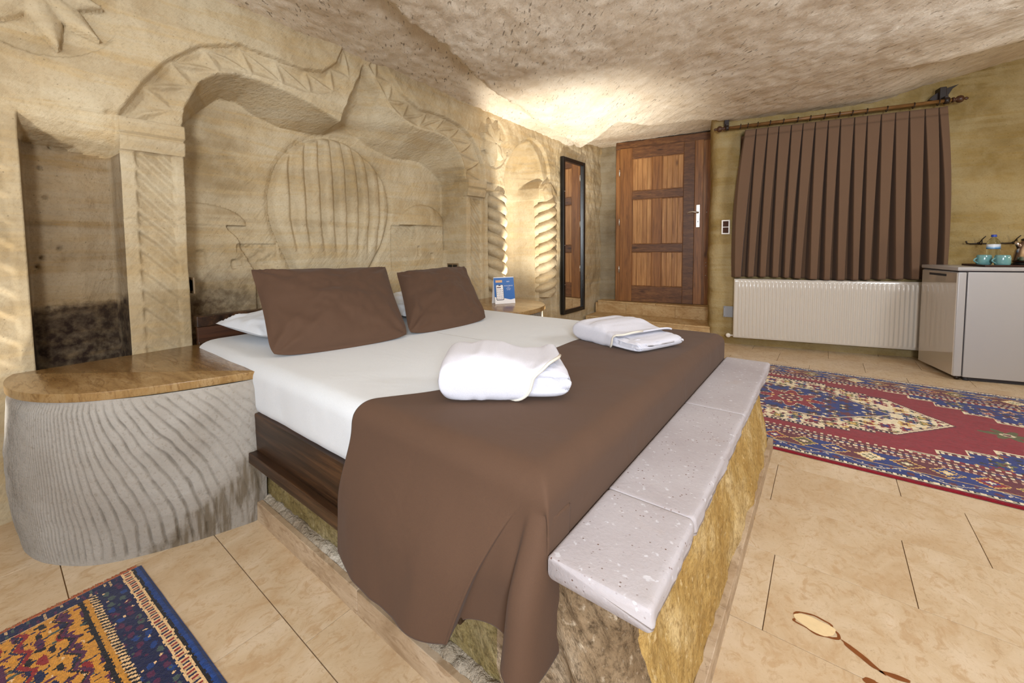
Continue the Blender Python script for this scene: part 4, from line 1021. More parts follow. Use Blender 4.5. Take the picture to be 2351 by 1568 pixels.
# ================================================================== NIGHTSTANDS
def nightstand_near():
    root = empty('nightstand', (-2.1, .4, 0), 'curved nightstand of vertically grooved whitewashed stone left of the bed', 'nightstand', 'stone nightstands')
    top = [(-2.50, .694), (-1.735, .694), (-1.760, .62), (-1.830, .40), (-1.925, .22), (-2.03, .12), (-2.16, .055), (-2.30, .028), (-2.43, .035), (-2.50, .06)]
    C = np.array(smooth_poly(top[1:], 3)); C = np.concatenate([[top[0], (-1.745, .694)], C[2:]])
    # slab
    def slab(C, z0, z1, m, par, over=0):
        bm = bmesh.new(); vs_ = [bm.verts.new((x, y, z0)) for x, y in C]; f = bm.faces.new(vs_); r_ = bmesh.ops.extrude_face_region(bm, geom=[f])
        for v in [g for g in r_['geom'] if isinstance(g, bmesh.types.BMVert)]: v.co.z = z1
        bmesh.ops.recalc_face_normals(bm, faces=bm.faces)
        bmesh.ops.bevel(bm, geom=[e for e in bm.edges if abs(e.verts[0].co.z - e.verts[1].co.z) < 1e-5], offset=.006, segments=3, affect='EDGES', profile=.5, clamp_overlap=True)
        return bm_obj('top_slab', bm, m, par, True, 30)
    slab(C, .572, .602, M_SLABTOP, root)['label'] = 'polished amber travertine top'
    # body follows the slab inset, bulging
    B = [(-1.745, .690), (-1.755, .62), (-1.815, .42), (-1.90, .25), (-2.0, .15), (-2.13, .078), (-2.28, .048), (-2.43, .052), (-2.52, .08)]
    Bc = np.array(smooth_poly(B, 4)); L = np.r_[0, np.cumsum(np.hypot(*np.diff(Bc, axis=0).T))]; n = 420
    S = np.linspace(0, L[-1], n); bx = np.interp(S, L, Bc[:, 0]); by = np.interp(S, L, Bc[:, 1])
    tx = np.gradient(bx); ty = np.gradient(by); nl = np.hypot(tx, ty); nx_, ny_ = ty / nl, -tx / nl
    if nx_[10] < 0: nx_, ny_ = -nx_, -ny_
    zs = np.linspace(0, .572, 170); I, Z = np.meshgrid(np.arange(n), zs, indexing='ij'); s = S[I]
    z = Z / .572
    # grooves fan out: nearly vertical on the left end, leaning on the front
    lean = .26 * (1 - sstep(.30, .85, s)); ph = (s - lean * (z ** 2.0) * 1.0 - .02 * z) / (.040 - .022 * sstep(.45, .95, s)) + .55 * fbm(s * 4, z * 1.6, 3) + .22 * vnoise(s * 30, z * 9)
    fr = np.abs(ph - np.round(ph)); g = np.exp(-(fr / (.10 + .10 * sstep(.5, .9, s))) ** 2) * (.55 + .9 * np.clip(fbm(s * 14, z * 14, 3) + .35, 0, 1))
    g = g * sstep(0, .05, z) * (.35 + .65 * sstep(.05, .28, s)) * sstep(1.0, .96, z)
    out = .012 * np.sin(np.pi * z) * 1.5 + .012 + .009 * fbm(s * 4, z * 4, 4) - .0075 * g - .008 * sstep(.05, 0, s)
    out = out - .02 * sstep(.3, 0.0, z) * sstep(.9, 1.3, s) - .012 * sstep(.93, 1, z)
    P = np.stack([bx[I] + nx_[I] * out, by[I] + ny_[I] * out, Z], -1)
    o = grid_obj('body', P, M_NSBODY, root, flip=True)
    at = o.data.attributes.new('groove', 'FLOAT', 'POINT'); at.data.foreach_set('value', np.clip(g, 0, 1).astype(np.float32).ravel())
    o['label'] = 'hand-grooved whitewashed stone body with a damp patch beside the bed'
    box('inner_core', -2.50, -1.93, .30, .68, 0, .57, M_MORTAR, root, 0)
    return root
nightstand_near()
def nightstand_far():
    root = empty('nightstand', (-2.15, 2.8, 0), 'stone nightstand with rounded travertine top on the far side of the bed', 'nightstand', 'stone nightstands')
    top = [(-2.505, 2.44), (-1.86, 2.43), (-1.80, 2.44), (-1.745, 2.50), (-1.725, 2.62), (-1.74, 2.82), (-1.80, 2.98), (-1.92, 3.10), (-2.10, 3.18), (-2.30, 3.215), (-2.505, 3.22)]
    C = smooth_poly(top, 2)
    bm = bmesh.new(); f = bm.faces.new([bm.verts.new((x, y, .568)) for x, y in C]); r_ = bmesh.ops.extrude_face_region(bm, geom=[f])
    for v in [g for g in r_['geom'] if isinstance(g, bmesh.types.BMVert)]: v.co.z = .603
    bmesh.ops.recalc_face_normals(bm, faces=bm.faces)
    bmesh.ops.bevel(bm, geom=[e for e in bm.edges if abs(e.verts[0].co.z - e.verts[1].co.z) < 1e-5], offset=.006, segments=3, affect='EDGES', profile=.5)
    bm_obj('top_slab', bm, M_SLABTOP, root, True, 30)
    Cb = np.array([(x * .97 - .075, 2.80 + (y - 2.80) * .93) for x, y in C]); n = len(Cb); zs = np.linspace(0, .57, 40)
    S = np.linspace(0, n - 1, 200); bx = np.interp(S, np.arange(n), Cb[:, 0]); by = np.interp(S, np.arange(n), Cb[:, 1])
    I, Z = np.meshgrid(np.arange(200), zs, indexing='ij'); o_ = 1 + .02 * fbm(I * .1, Z * 8, 3) - .006 * np.abs(np.sin(I * .55))
    P = np.stack([-2.2 + (bx[I] + 2.2) * o_, 2.8 + (by[I] - 2.8) * o_, Z], -1); grid_obj('body', P, M_NSBODY, root, flip=True)
    return root
nightstand_far()

# ---- tent card on the far nightstand
def card():
    A = np.array([-2.150, 2.735]); B = np.array([-2.060, 2.900]); d = (B - A) / np.linalg.norm(B - A); wdt = float(np.linalg.norm(B - A)); ang = math.atan2(d[1], d[0])
    root = empty('table_card', (A[0], A[1], .603), 'blue and white printed table card standing on the far nightstand', 'card', rz=0)
    h = .228; tilt = math.radians(-9)
    Xc = Matrix.Translation((A[0], A[1], .6045)) @ Matrix.Rotation(ang, 4, 'Z') @ Matrix.Rotation(tilt, 4, 'X')
    wh = plain('card white', srgb(228, 222, 218), .4); bl = plain('card blue', srgb(14, 88, 158), .35, .4); db = plain('card navy', srgb(12, 44, 92), .35); og = plain('card orange', srgb(206, 158, 112), .4); dkk = plain('card dark', srgb(36, 30, 38), .3); gy = plain('card icon', srgb(110, 76, 70), .5); tq = plain('card text blue', srgb(96, 160, 206), .5)
    box('card_front', 0, wdt, 0, .0012, 0, h, wh, root, 0, xf=Xc)
    Xb = Matrix.Translation((A[0] - d[1] * -.0, A[1], .6045)) @ Matrix.Rotation(ang, 4, 'Z') @ Matrix.Translation((0, .075, 0)) @ Matrix.Rotation(math.radians(9.5), 4, 'X')
    box('card_back', 0, wdt, 0, .0012, 0, h - .003, wh, root, 0, xf=Xb)
    def flat(name, pts, m, dz):
        bm = bmesh.new(); f = bm.faces.new([bm.verts.new(Xc @ Vector((x, -dz, z))) for x, z in pts]); return bm_obj(name, bm, m, root)
    curve = [(.0, .062)] + [(wdt * t, .030 + .028 * (math.cos(math.pi * 1.15 * (t - .1)) * .5 + .5) * (1 if t < .7 else 1) + .010 * sstep(.75, 1, t)) for t in np.linspace(.06, 1, 14)]
    flat('blue_panel', curve + [(wdt, h - .006), (0, h - .006)], bl, .0004)
    flat('orange_panel', [(.016, h - .046), (.078, h - .046), (.078, h - .026), (.016, h - .026)], og, .0008)
    def rr(x0, x1, z0, z1, r):
        P = []
        for cx, cz, a in ((x1 - r, z0 + r, -90), (x1 - r, z1 - r, 0), (x0 + r, z1 - r, 90), (x0 + r, z0 + r, 180)):
            for t in (0, 30, 60, 90): P.append((cx + r * math.cos(math.radians(a + t)), cz + r * math.sin(math.radians(a + t))))
        return P
    flat('phone_body', rr(.014, .086, .032, .163, .009), dkk, .0008); flat('phone_screen', rr(.018, .082, .038, .160, .007), wh, .0012)
    flat('phone_notch', rr(.040, .060, .153, .160, .002), dkk, .0016)
    for i in range(4):
        for j in range(5):
            flat('screen_icon', rr(.024 + i * .0150, .031 + i * .0150, .046 + j * .0175, .053 + j * .0175, .003), gy if (i + j) % 3 else dkk, .0016)
    flat('screen_icon', rr(.024, .062, .135, .144, .002), gy, .0016)
    def text(s, x, z, size, m, al='CENTER'):
        cu = bpy.data.curves.new('lettering', 'FONT'); cu.body = s; cu.size = size; cu.align_x = al; cu.extrude = .0001; cu.materials.append(m)
        o = bpy.data.objects.new('lettering', cu); COL.objects.link(o)
        Mx = Xc @ Matrix.Translation((x, -.0014, z)) @ Matrix.Rotation(math.pi / 2, 4, 'X'); dg = bpy.context.evaluated_depsgraph_get(); me = bpy.data.meshes.new_from_object(o.evaluated_get(dg)); bpy.data.objects.remove(o); me.transform(Mx)
        link('lettering', me, m, root)
    text('BAR', .132, h - .045, .015, wh); text('ROOM SERVICE', .134, .148, .0118, wh); text('FROM', .132, .136, .008, wh); text('ANYWHERE', .132, .125, .008, wh); text('ANYTIME', .132, .114, .008, wh)
    return root
card()

# ================================================================== MIRROR
def mirror():
    root = empty('wall_mirror', (-2.5, 4.75, .24), 'tall narrow wall mirror in a black frame left of the door', 'mirror')
    y0, y1, z0, z1, X = 4.475, 5.055, .250, 2.165, -2.487
    f = .048
    for (a, b, c, d) in ((y0, y0 + f, z0, z1), (y1 - f, y1, z0, z1), (y0 + f, y1 - f, z0, z0 + f), (y0 + f, y1 - f, z1 - f, z1)): box('frame', X - .02, X + .028, a, b, c, d, M_BLACK, root, .006)
    box('glass', X - .004, X + .004, y0 + f, y1 - f, z0 + f, z1 - f, M_MIRROR, root, 0)
    for z in (.62, 1.1, 1.75): lathe('screw', [(0, 0), (.004, 0), (.004, .003), (0, .003)], M_STEEL, root, (X + .028, y0 + f * .6, z), 8, axis=(1, 0, 0))
mirror()

# ================================================================== WINDOW WALL THINGS
def Wp(s, o, z): p = wp(s, o); return (float(p[0]), float(p[1]), z)
def curtain():
    S0, S1 = -.02, 1.615; n, m_ = 1400, 70
    ss = np.linspace(0, 1, n); zz = np.linspace(0, 1, m_); A, B = np.meshgrid(ss, zz, indexing='ij')      # B 0 bottom .. 1 top
    zb, zt = .735, 2.256; Z = zb + (zt - zb) * B
    left = S0 + .085 * B ** 1.3; right = S1 - .055 * B
    N = 15.5; ph = (A * N + .03 * np.sin(A * 40) + .10 * (1 - B) * np.sin(A * 17 + 2)) % 1.0
    wv = .06 + .36 * (1 - B) ** .8                    # width of the dark valley
    d = np.abs(ph - .5) * 2                            # 1 at pleat seam
    val = sstep(1 - wv * 1.5, 1 - wv * .55, d)
    depth = .034 + .080 * (1 - B) ** .6
    O = -.020 - (1 - sstep(0, 1, val)) * 0 + depth * val + .010 * (1 - B) * np.sin(A * 60) * .5
    tail = sstep(.86, 1, A); O = O + tail * .02 * np.sin(B * 3 + A * 45) * (1 - B * .5)
    # the last panels sweep diagonally
    Sx = left + (right - left) * A + .045 * tail * np.sin(math.pi * B) * (.6) + .006 * (1 - B) * np.sin(A * 33)
    Sx = Sx + .030 * np.exp(-((A - 0) / .02) ** 2) * np.sin(np.pi * np.clip(B, 0, 1)) * -1
    head = sstep(.965, .985, B); O = O * (1 - .0 * head)
    Z = Z + .010 * np.sin(A * 9) * (1 - B)
    P = np.stack([WO[0] + WD[0] * Sx + WNv[0] * O, WO[1] + WD[1] * Sx + WNv[1] * O, Z], -1)
    root = empty('curtain', Wp(.8, 0, .74), 'pleated taupe brown curtain hanging over the window above the radiator', 'curtain')
    hd = (zz[:-1] > .955)[None, :] & np.ones((n - 1, 1), bool)
    o = grid_obj('pleated_cloth', P, M_CURT, root, mask=~hd); o2 = grid_obj('heading_band', P, M_CURT, root, mask=hd)
    for q in (o, o2): s_ = q.modifiers.new('thick', 'SOLIDIFY'); s_.thickness = .003; s_.offset = 0
curtain()
def rod():
    root = empty('curtain_rod', Wp(.75, -.02, 2.30), 'wooden curtain rod with dark rings, knob finials and brackets', 'curtain rod')
    o = -.025
    r = tube('pole', [Wp(-.12, o, 2.292), Wp(.7, o, 2.300), Wp(1.58, o, 2.304)], .0155, M_ROD, root, 14)
    for i in range(14):
        s = [.02, .085, .17, .275, .385, .50, .60, .71, .82, .915, 1.02, 1.16, 1.34, 1.50][i]; pts = []
        for k in range(18):
            a = 2 * math.pi * k / 18; pts.append(Wp(s + .004 * math.sin(a), o + .024 * math.cos(a), 2.290 + .024 * math.sin(a) + .005))
        g = tube('curtain_ring', pts, .0034, M_IRON, root, 8, closed=True)
    for s, sg in ((-.12, -1), (1.585, 1)):
        ax = (WD[0] * sg, WD[1] * sg, 0)
        lathe('finial', [(0, 0), (.02, .0), (.022, .010), (.014, .018), (.016, .024), (.027, .034), (.031, .048), (.027, .062), (.014, .072), (.009, .078), (.013, .084), (.013, .092), (.006, .1), (0, .101)], M_DKWOOD, root, Wp(s, o, 2.293 if sg < 0 else 2.304), 20, axis=ax)
    for s, zt in ((-.10, 2.395), (1.55, 2.44)):
        box('bracket', s - .022, s + .022, .03, .125, 2.325, zt, M_IRON, root, .004, xf=XW)
        box('bracket_arm', s - .012, s + .012, -.030, .05, 2.312, 2.345, M_IRON, root, .003, xf=XW)
        lathe('rod_collar', [(.0165, 0), (.027, .002), (.027, .03), (.0165, .032)], M_IRON, root, Wp(s - .016, o, 2.295 if s < 0 else 2.304), 18, axis=(WD[0], WD[1], 0))
    # horn-shaped right bracket blade reaching to the ceiling
    bm = bmesh.new(); prof = [(1.47, 2.350), (1.50, 2.385), (1.555, 2.425), (1.66, 2.455), (1.62, 2.425), (1.595, 2.375), (1.585, 2.33), (1.53, 2.33)]
    f = bm.faces.new([bm.verts.new((s, .06, z)) for s, z in prof]); r_ = bmesh.ops.extrude_face_region(bm, geom=[f])
    for v in [g for g in r_['geom'] if isinstance(g, bmesh.types.BMVert)]: v.co.y = .10
    bmesh.ops.recalc_face_normals(bm, faces=bm.faces); bmesh.ops.transform(bm, matrix=XW, verts=bm.verts); bm_obj('bracket_blade', bm, M_IRON, root)
rod()
def radiator():
    root = empty('radiator', Wp(.8, .05, .09), 'long white ribbed panel radiator under the curtain', 'radiator')
    s0, s1, z0, z1 = 0.0, 1.63, .092, .714
    # front panel with pressed ribs
    pitch = .0333; n = int((s1 - s0) / .0028); zz = np.concatenate([[z0, z0 + .012, z0 + .024], np.linspace(z0 + .034, z1 - .034, 10), [z1 - .024, z1 - .012, z1]])
    S, Z = np.meshgrid(np.linspace(s0, s1, n), zz, indexing='ij')
    ph = ((S - s0 - .03) / pitch) % 1.0; inr = (S > s0 + .03) & (S < s1 - .03)
    rib = np.where(inr, -.0055 * sstep(0, .25, np.minimum(ph, 1 - ph) * 1.0 - .12), 0) * sstep(z0 + .02, z0 + .04, Z) * sstep(z1 - .02, z1 - .04, Z)
    O = .004 + rib + .006 * (1 - sstep(0, .008, np.minimum(np.minimum(S - s0, s1 - S), np.minimum(Z - z0, z1 - Z))))
    P = np.stack([WO[0] + WD[0] * S + WNv[0] * O, WO[1] + WD[1] * S + WNv[1] * O, Z], -1)
    grid_obj('front_panel', P, M_WHITE, root, flip=False)['label'] = 'front panel with vertical ribs'
    box('back_panel', s0 + .005, s1 - .005, .085, .092, z0, z1, M_WHITE, root, .002, xf=XW)
    box('side_cover', s0, s0 + .003, .010, .092, z0 + .004, z1, M_WHITE, root, .001, xf=XW); box('side_cover', s1 - .003, s1, .010, .092, z0 + .004, z1, M_WHITE, root, .001, xf=XW)
    box('top_grille', s0, s1, .004, .092, z1 - .002, z1 + .006, M_WHITE, root, .002, xf=XW)
    box('convector', s0 + .02, s1 - .02, .02, .08, z0 + .03, z1 - .02, M_GAP, root, 0, xf=XW)
    for s in (.25, 1.35): box('wall_bracket', s, s + .03, .09, .135, .2, .62, M_WHITE, root, 0, xf=XW)
    tube('supply_pipe', [Wp(-.045, .05, .105), Wp(.02, .05, .105)], .009, M_PLASTIC, root, 10)
    tube('supply_pipe', [Wp(-.045, .05, .105), Wp(-.045, .11, .09), Wp(-.05, .15, .06)], .008, M_PLASTIC, root, 10)
    pr = [(0, 0), (.016, 0), (.018, .01), (.023, .02), (.023, .036), (.018, .04), (0, .041)]
    lathe('valve_knob', pr, M_PLASTIC, root, Wp(-.045, .05, .105), 16, axis=(-WNv[0] * .9, -WNv[1] * .9, .1))['label'] = 'cream valve knob'
radiator()
# light switch, cover plate, sockets
def rocker_plate(name, s, z, w_, h_, label, m1, m2, mat=None, o=.106, vert=True):
    Xp = (mat or XW)
    root = empty(name, tuple((Xp @ Vector((s + w_ / 2, o, z)))), label, 'switch' if 'switch' in name else 'socket')
    root = box('plate', s, s + w_, o - .010, o + .012, z, z + h_, m1, root, .003, xf=Xp)
    e = .014
    if vert:
        box('rocker', s + e, s + w_ - e, o - .013, o - .006, z + e, z + h_ / 2 - .004, m2, root, .002, xf=Xp); box('rocker', s + e, s + w_ - e, o - .013, o - .006, z + h_ / 2 + .004, z + h_ - e, m2, root, .002, xf=Xp)
    else:
        box('rocker', s + e, s + w_ / 2 - .004, o - .013, o - .006, z + e, z + h_ - e, m2, root, .002, xf=Xp); box('rocker', s + w_ / 2 + .004, s + w_ - e, o - .013, o - .006, z + e, z + h_ - e, m2, root, .002, xf=Xp)
    return root
rocker_plate('light_switch', -.125, 1.195, .080, .155, 'cream double light switch with brown rockers between door and curtain', M_PLASTIC, M_SWBR)
cp = empty('cover_plate', Wp(-.04, .1, .29), 'small grey metal cover plate beside the radiator', 'cover plate'); box('plate', -.088, .02, .100, .108, .293, .412, M_PLATE, cp, .001, xf=XW @ Matrix.Rotation(0, 4, 'Y'))
for z in (.302, .402): lathe('screw', [(0, 0), (.003, 0), (.003, .003), (0, .003)], M_IRON, cp, Wp(-.078, .100, z), 8, axis=(-WNv[0], -WNv[1], 0))
# socket on the inner face of the right pillar and switch on the left pillar
def pillar_plate(name, x, y, z, face, label, lift):
    root = empty(name, (x, y, z), label, 'socket' if 'socket' in name else 'switch')
    box('plate', x - .068, x + .068, y - (.008 if face < 0 else 0), y + (.008 if face > 0 else 0), z, z + .085, M_BRONZE, root, .002)
    yy = y + face * .009
    for a in (-.058, .004): box('insert', x + a, x + a + .054, min(y, yy), max(y, yy), z + .012, z + .073, M_BLACK, root, .002)
pillar_plate('wall_socket', -2.672, 2.773, .858, -1, 'bronze framed double socket with black inserts on the right pillar', 0)
pillar_plate('wall_switch', -2.62, .700, .86, 1, 'edge-on black and cream switch on the side of the left pillar', 0)

# ================================================================== FRIDGE CORNER
def fridge():
    # near-left body corner stands at (.852,4.80); big side faces the viewer, door faces the radiator
    FR = Matrix.Translation((.846, 4.80, 0)) @ Matrix.Rotation(math.radians(15.2), 4, 'Z')
    root = empty('mini_fridge', (1.1, 5.1, 0), 'white under-counter fridge, door turned towards the radiator', 'fridge')
    box('cabinet', 0, .50, 0, .50, .028, .848, M_FRIDGE, root, .006, 3, FR, True)
    box('worktop', -.062, .515, -.006, .51, .857, .885, M_FRIDGE, root, .005, 3, FR, True)
    box('door', -.056, -.006, .0, .50, .030, .846, M_FRIDGE, root, .008, 3, FR, True)
    box('door_front', -.0605, -.055, .006, .494, .036, .840, M_FRDOOR, root, .002, 2, FR)['label'] = 'glossy door front'
    box('door_seal', -.008, .002, .006, .494, .040, .834, M_GAP, root, 0, xf=FR)
    box('handle_recess', -.063, -.060, .14, .38, .806, .824, M_GAP, root, .002, xf=FR)
    box('base_plinth', .02, .48, .02, .48, .004, .03, M_GAP, root, 0, xf=FR)
    box('top_gap', -.05, .50, .003, .495, .847, .858, M_GAP, root, 0, xf=FR)
    for (a, b) in ((.03, .03), (.46, .03), (.03, .46), (.46, .46)): 
        v = FR @ Vector((a, b, 0)); lathe('foot', [(0, 0), (.018, 0), (.016, .012), (.012, .03), (0, .03)], M_GAP, root, tuple(v), 12)
    v = FR @ Vector((-.02, .03, .004)); lathe('hinge_foot', [(0, 0), (.014, 0), (.014, .024), (0, .026)], M_IRON, root, tuple(v), 12)
    box('badge', -.062, -.0600, .22, .25, .735, .741, M_STEEL, root, 0, xf=FR)
    return FR
FR = fridge()
def frp(x, y, z): v = FR @ Vector((x, y, z)); return tuple(v)
tr = empty('tray', frp(.40, .17, .885), 'dark wooden tray on top of the fridge', 'tray')
box('tray_base', .115, .60, .05, .34, .8865, .893, M_TRAY, tr, .002, xf=FR)
for (a, b, c, d) in ((.115, .60, .05, .058), (.115, .60, .332, .34), (.115, .123, .058, .332), (.592, .60, .058, .332)): box('tray_rim', a, b, c, d, .893, .901, M_TRAY, tr, .002, xf=FR)
# bottle
bx_, by_ = .252, .25
bt = empty('water_bottle', frp(bx_, by_, .8935), 'clear plastic water bottle with blue cap behind the turquoise mugs', 'bottle')
r0 = .037
prof = [(0, .002), (.030, 0), (r0 * .96, .006)] + [(r0 * (1 - .035 * (k % 2)), .014 + k * .0095) for k in range(12)] + [(r0, .128), (r0, .132), (r0, .165), (r0 * .97, .172), (r0 * .86, .188), (r0 * .62, .203), (.0135, .214), (.0125, .218), (.0125, .226)]
lathe('bottle_body', prof, M_PET, bt, frp(bx_, by_, .8935), 32)
lathe('cap', [(.0, .222), (.0150, .222), (.0152, .224), (.0152, .238), (.014, .2405), (0, .241)], M_BLUECAP, bt, frp(bx_, by_, .8935), 24)['label'] = 'blue screw cap'
lab_t = NT('bottle label'); lz = lab_t.sep(lab_t.pos()); lcol = lab_t.ramp(lab_t.math('ADD', lab_t.math('MULTIPLY', lab_t.math('SUBTRACT', lz[2], .985 + .036), 18), lab_t.math('MULTIPLY', lab_t.noise(lab_t.pos(), 30, 2), .35)), [(.22, srgb(40, 110, 170)), (.42, srgb(150, 190, 220)), (.6, srgb(222, 226, 232))]); M_LAB = lab_t.done(lcol, .35)
lathe('label_band', [(r0 + .0006, .128), (r0 + .0008, .129), (r0 + .0008, .164), (r0 + .0006, .165)], M_LAB, bt, frp(bx_, by_, .8935), 32)['label'] = 'white and blue paper band'
# mugs
def mug(x, y, label, rz):
    root = empty('mug', frp(x, y, .8935), label, 'mug', 'turquoise mugs on the fridge tray')
    r = .043; H_ = .082
    pr = [(0, 0), (r * .72, 0), (r * .92, .006), (r, .02), (r, H_ - .022), (r * .93, H_ - .006), (r * .86, H_), (r * .80, H_ - .001), (r * .86, H_ - .010), (r * .92, H_ - .025), (r * .92, .02), (r * .8, .008), (0, .007)]
    lathe('cup', pr, M_MUG, root, frp(x, y, .8935), 32)
    pts = []
    for k in range(13):
        a = math.pi * .15 + k / 12 * math.pi * 1.35; dx = -(r - .004) - .024 * math.sin(a * .74) ; zz = .058 - k / 12 * .045
        pts.append((dx - .004 * math.sin(k / 12 * math.pi), zz))
    P3 = []
    for i, (dx, zz) in enumerate(pts): P3.append(frp(x + dx * math.cos(rz), y + dx * math.sin(rz), .8935 + zz))
    tube('handle', P3, .0052, M_MUG, root, 10)
mug(.236, .11, 'turquoise mug in front on the fridge tray, beside the kettle', .25)
mug(.176, .195, 'turquoise mug half hidden behind the front mug', .25)
# kettle
kx, ky = .412, .16
kt = empty('kettle', frp(kx, ky, .8935), 'brushed steel kettle with black base at the right edge of the fridge', 'kettle')
lathe('power_base', [(0, 0), (.088, 0), (.090, .004), (.090, .018), (.084, .026), (0, .027)], M_BLACK, kt, frp(kx, ky, .8935), 36)['label'] = 'black power base'
lathe('kettle_body', [(0, .027), (.088, .027), (.089, .045), (.086, .075), (.078, .115), (.066, .155), (.054, .185), (.050, .192), (0, .193)], M_CHROME, kt, frp(kx, ky, .8935), 40)
lathe('lid', [(.049, .191), (.053, .194), (.050, .202), (.030, .212), (.012, .216), (.012, .228), (.016, .234), (0, .237)], M_BLACK, kt, frp(kx, ky, .8935), 30)
tube('handle', [frp(kx + .045, ky, 1.085), frp(kx + .09, ky, 1.097), frp(kx + .128, ky, 1.065), frp(kx + .130, ky, 0.995), frp(kx + .112, ky, 0.935), frp(kx + .085, ky, 0.930)], .011, M_BLACK, kt, 12)
tube('spout', [frp(kx - .055, ky, 1.030), frp(kx - .075, ky, 1.060), frp(kx - .086, ky, 1.075)], .014, M_CHROME, kt, 12, radii=[.022, .014, .010])
# cable on the floor at the fridge's right foot
tube_pts = [frp(.46, -.03, .012), frp(.52, -.06, .010), frp(.60, -.05, .010), frp(.70, .02, .010)]
cb = tube('power_cable', tube_pts, .008, M_BLACK, None, 10); tag(cb, 'black power cable on the floor by the right foot of the fridge', 'cable')

# ---- wall hooks
hk = empty('hook_rack', Wp(1.95, .0, 1.06), 'dark iron hook rack on the wall above the fridge', 'hooks')
def hoff(s): return float(.12 - .10 * sstep(1.7, 3.2, s) ** 1.5) - .018
tube('bar', [Wp(s, hoff(s), 1.062 + .010 * (s - 1.8)) for s in np.linspace(1.80, 2.35, 12)], .0055, M_IRON, hk, 8)
for s in (1.855, 2.06, 2.27):
    z = 1.064 + .01 * (s - 1.8); h = hoff(s)
    tube('hook', [Wp(s, h, z), Wp(s, h - .03, z - .012), Wp(s - .004, h - .05, z + .004), Wp(s - .006, h - .055, z + .028)], .0042, M_IRON, hk, 8)
    tube('hook', [Wp(s, h, z), Wp(s + .010, h - .02, z + .035), Wp(s + .020, h - .045, z + .062)], .0038, M_IRON, hk, 8)
    lathe('boss', [(0, 0), (.012, 0), (.010, .008), (0, .010)], M_IRON, hk, Wp(s, h + .004, z), 12, axis=(-WNv[0], -WNv[1], 0))
tube('bar_curl', [Wp(1.80, hoff(1.8), 1.062), Wp(1.775, hoff(1.8) - .012, 1.066), Wp(1.765, hoff(1.8) - .02, 1.085)], .005, M_IRON, hk, 8)

# ================================================================== RUGS (woven knot by knot: colour is the yarn of each knot)
def hsh(a, b, k=0):
    v = np.sin(a * 127.1 + b * 311.7 + k * 74.7) * 43758.5453; return v - np.floor(v)
def rug_mesh(name, x0, y0, nx, ny, k, colour, th, ang=0, parent=None, edgez=None):
    ca, sa = math.cos(ang), math.sin(ang)
    U, V = np.meshgrid(np.arange(nx + 1) * k, np.arange(ny + 1) * k, indexing='ij')
    Z = th + .0025 * fbm(U * 9, V * 9, 3) + .0012 * (hsh(np.round(U / k), np.round(V / k)) - .5)
    e = np.minimum(np.minimum(U, nx * k - U), np.minimum(V, ny * k - V)); Z = Z * (.25 + .75 * sstep(0, .012, e))
    wob = .004 * fbm(U * 3, V * 3 + 7, 3); V2 = V + wob; U2 = U + wob * .5
    P = np.stack([x0 + U2 * ca - V2 * sa, y0 + U2 * sa + V2 * ca, Z], -1)
    o = grid_obj(name, P, None, parent)
    uc, vc = np.meshgrid((np.arange(nx) + .5) * k, (np.arange(ny) + .5) * k, indexing='ij')
    C = colour(uc, vc); C = C * (.86 + .28 * hsh(np.round(uc / k), np.round(vc / k), 3))[..., None]
    C4 = np.concatenate([C, np.ones(C.shape[:2] + (1,))], -1).reshape(-1, 4)
    ca_ = o.data.color_attributes.new('yarn', 'FLOAT_COLOR', 'CORNER'); ca_.data.foreach_set('color', np.repeat(C4, 4, 0).astype(np.float32).ravel())
    t = NT(name + ' yarn'); at = t.n('ShaderNodeAttribute', _attribute_name='yarn')
    nz = t.noise(t.pos(), 420, 2)
    t.done(t.mix(t.ramp(nz, [(.35, .35), (.55, 0)]), at.outputs['Color'], (.01, .008, .01)), .95, t.bump(nz, .6, .003), .05); t.b.inputs['Sheen Weight'].default_value = .2
    o.data.materials.append(t.m); return o
cR, cB, cI, cY, cM, cG, cK, cP = [np.array(srgb(*c)) for c in ((134, 10, 30), (18, 40, 112), (232, 214, 178), (214, 172, 92), (96, 26, 40), (96, 96, 52), (30, 24, 34), (204, 160, 130))]
def put(C, m, c): C[m] = c
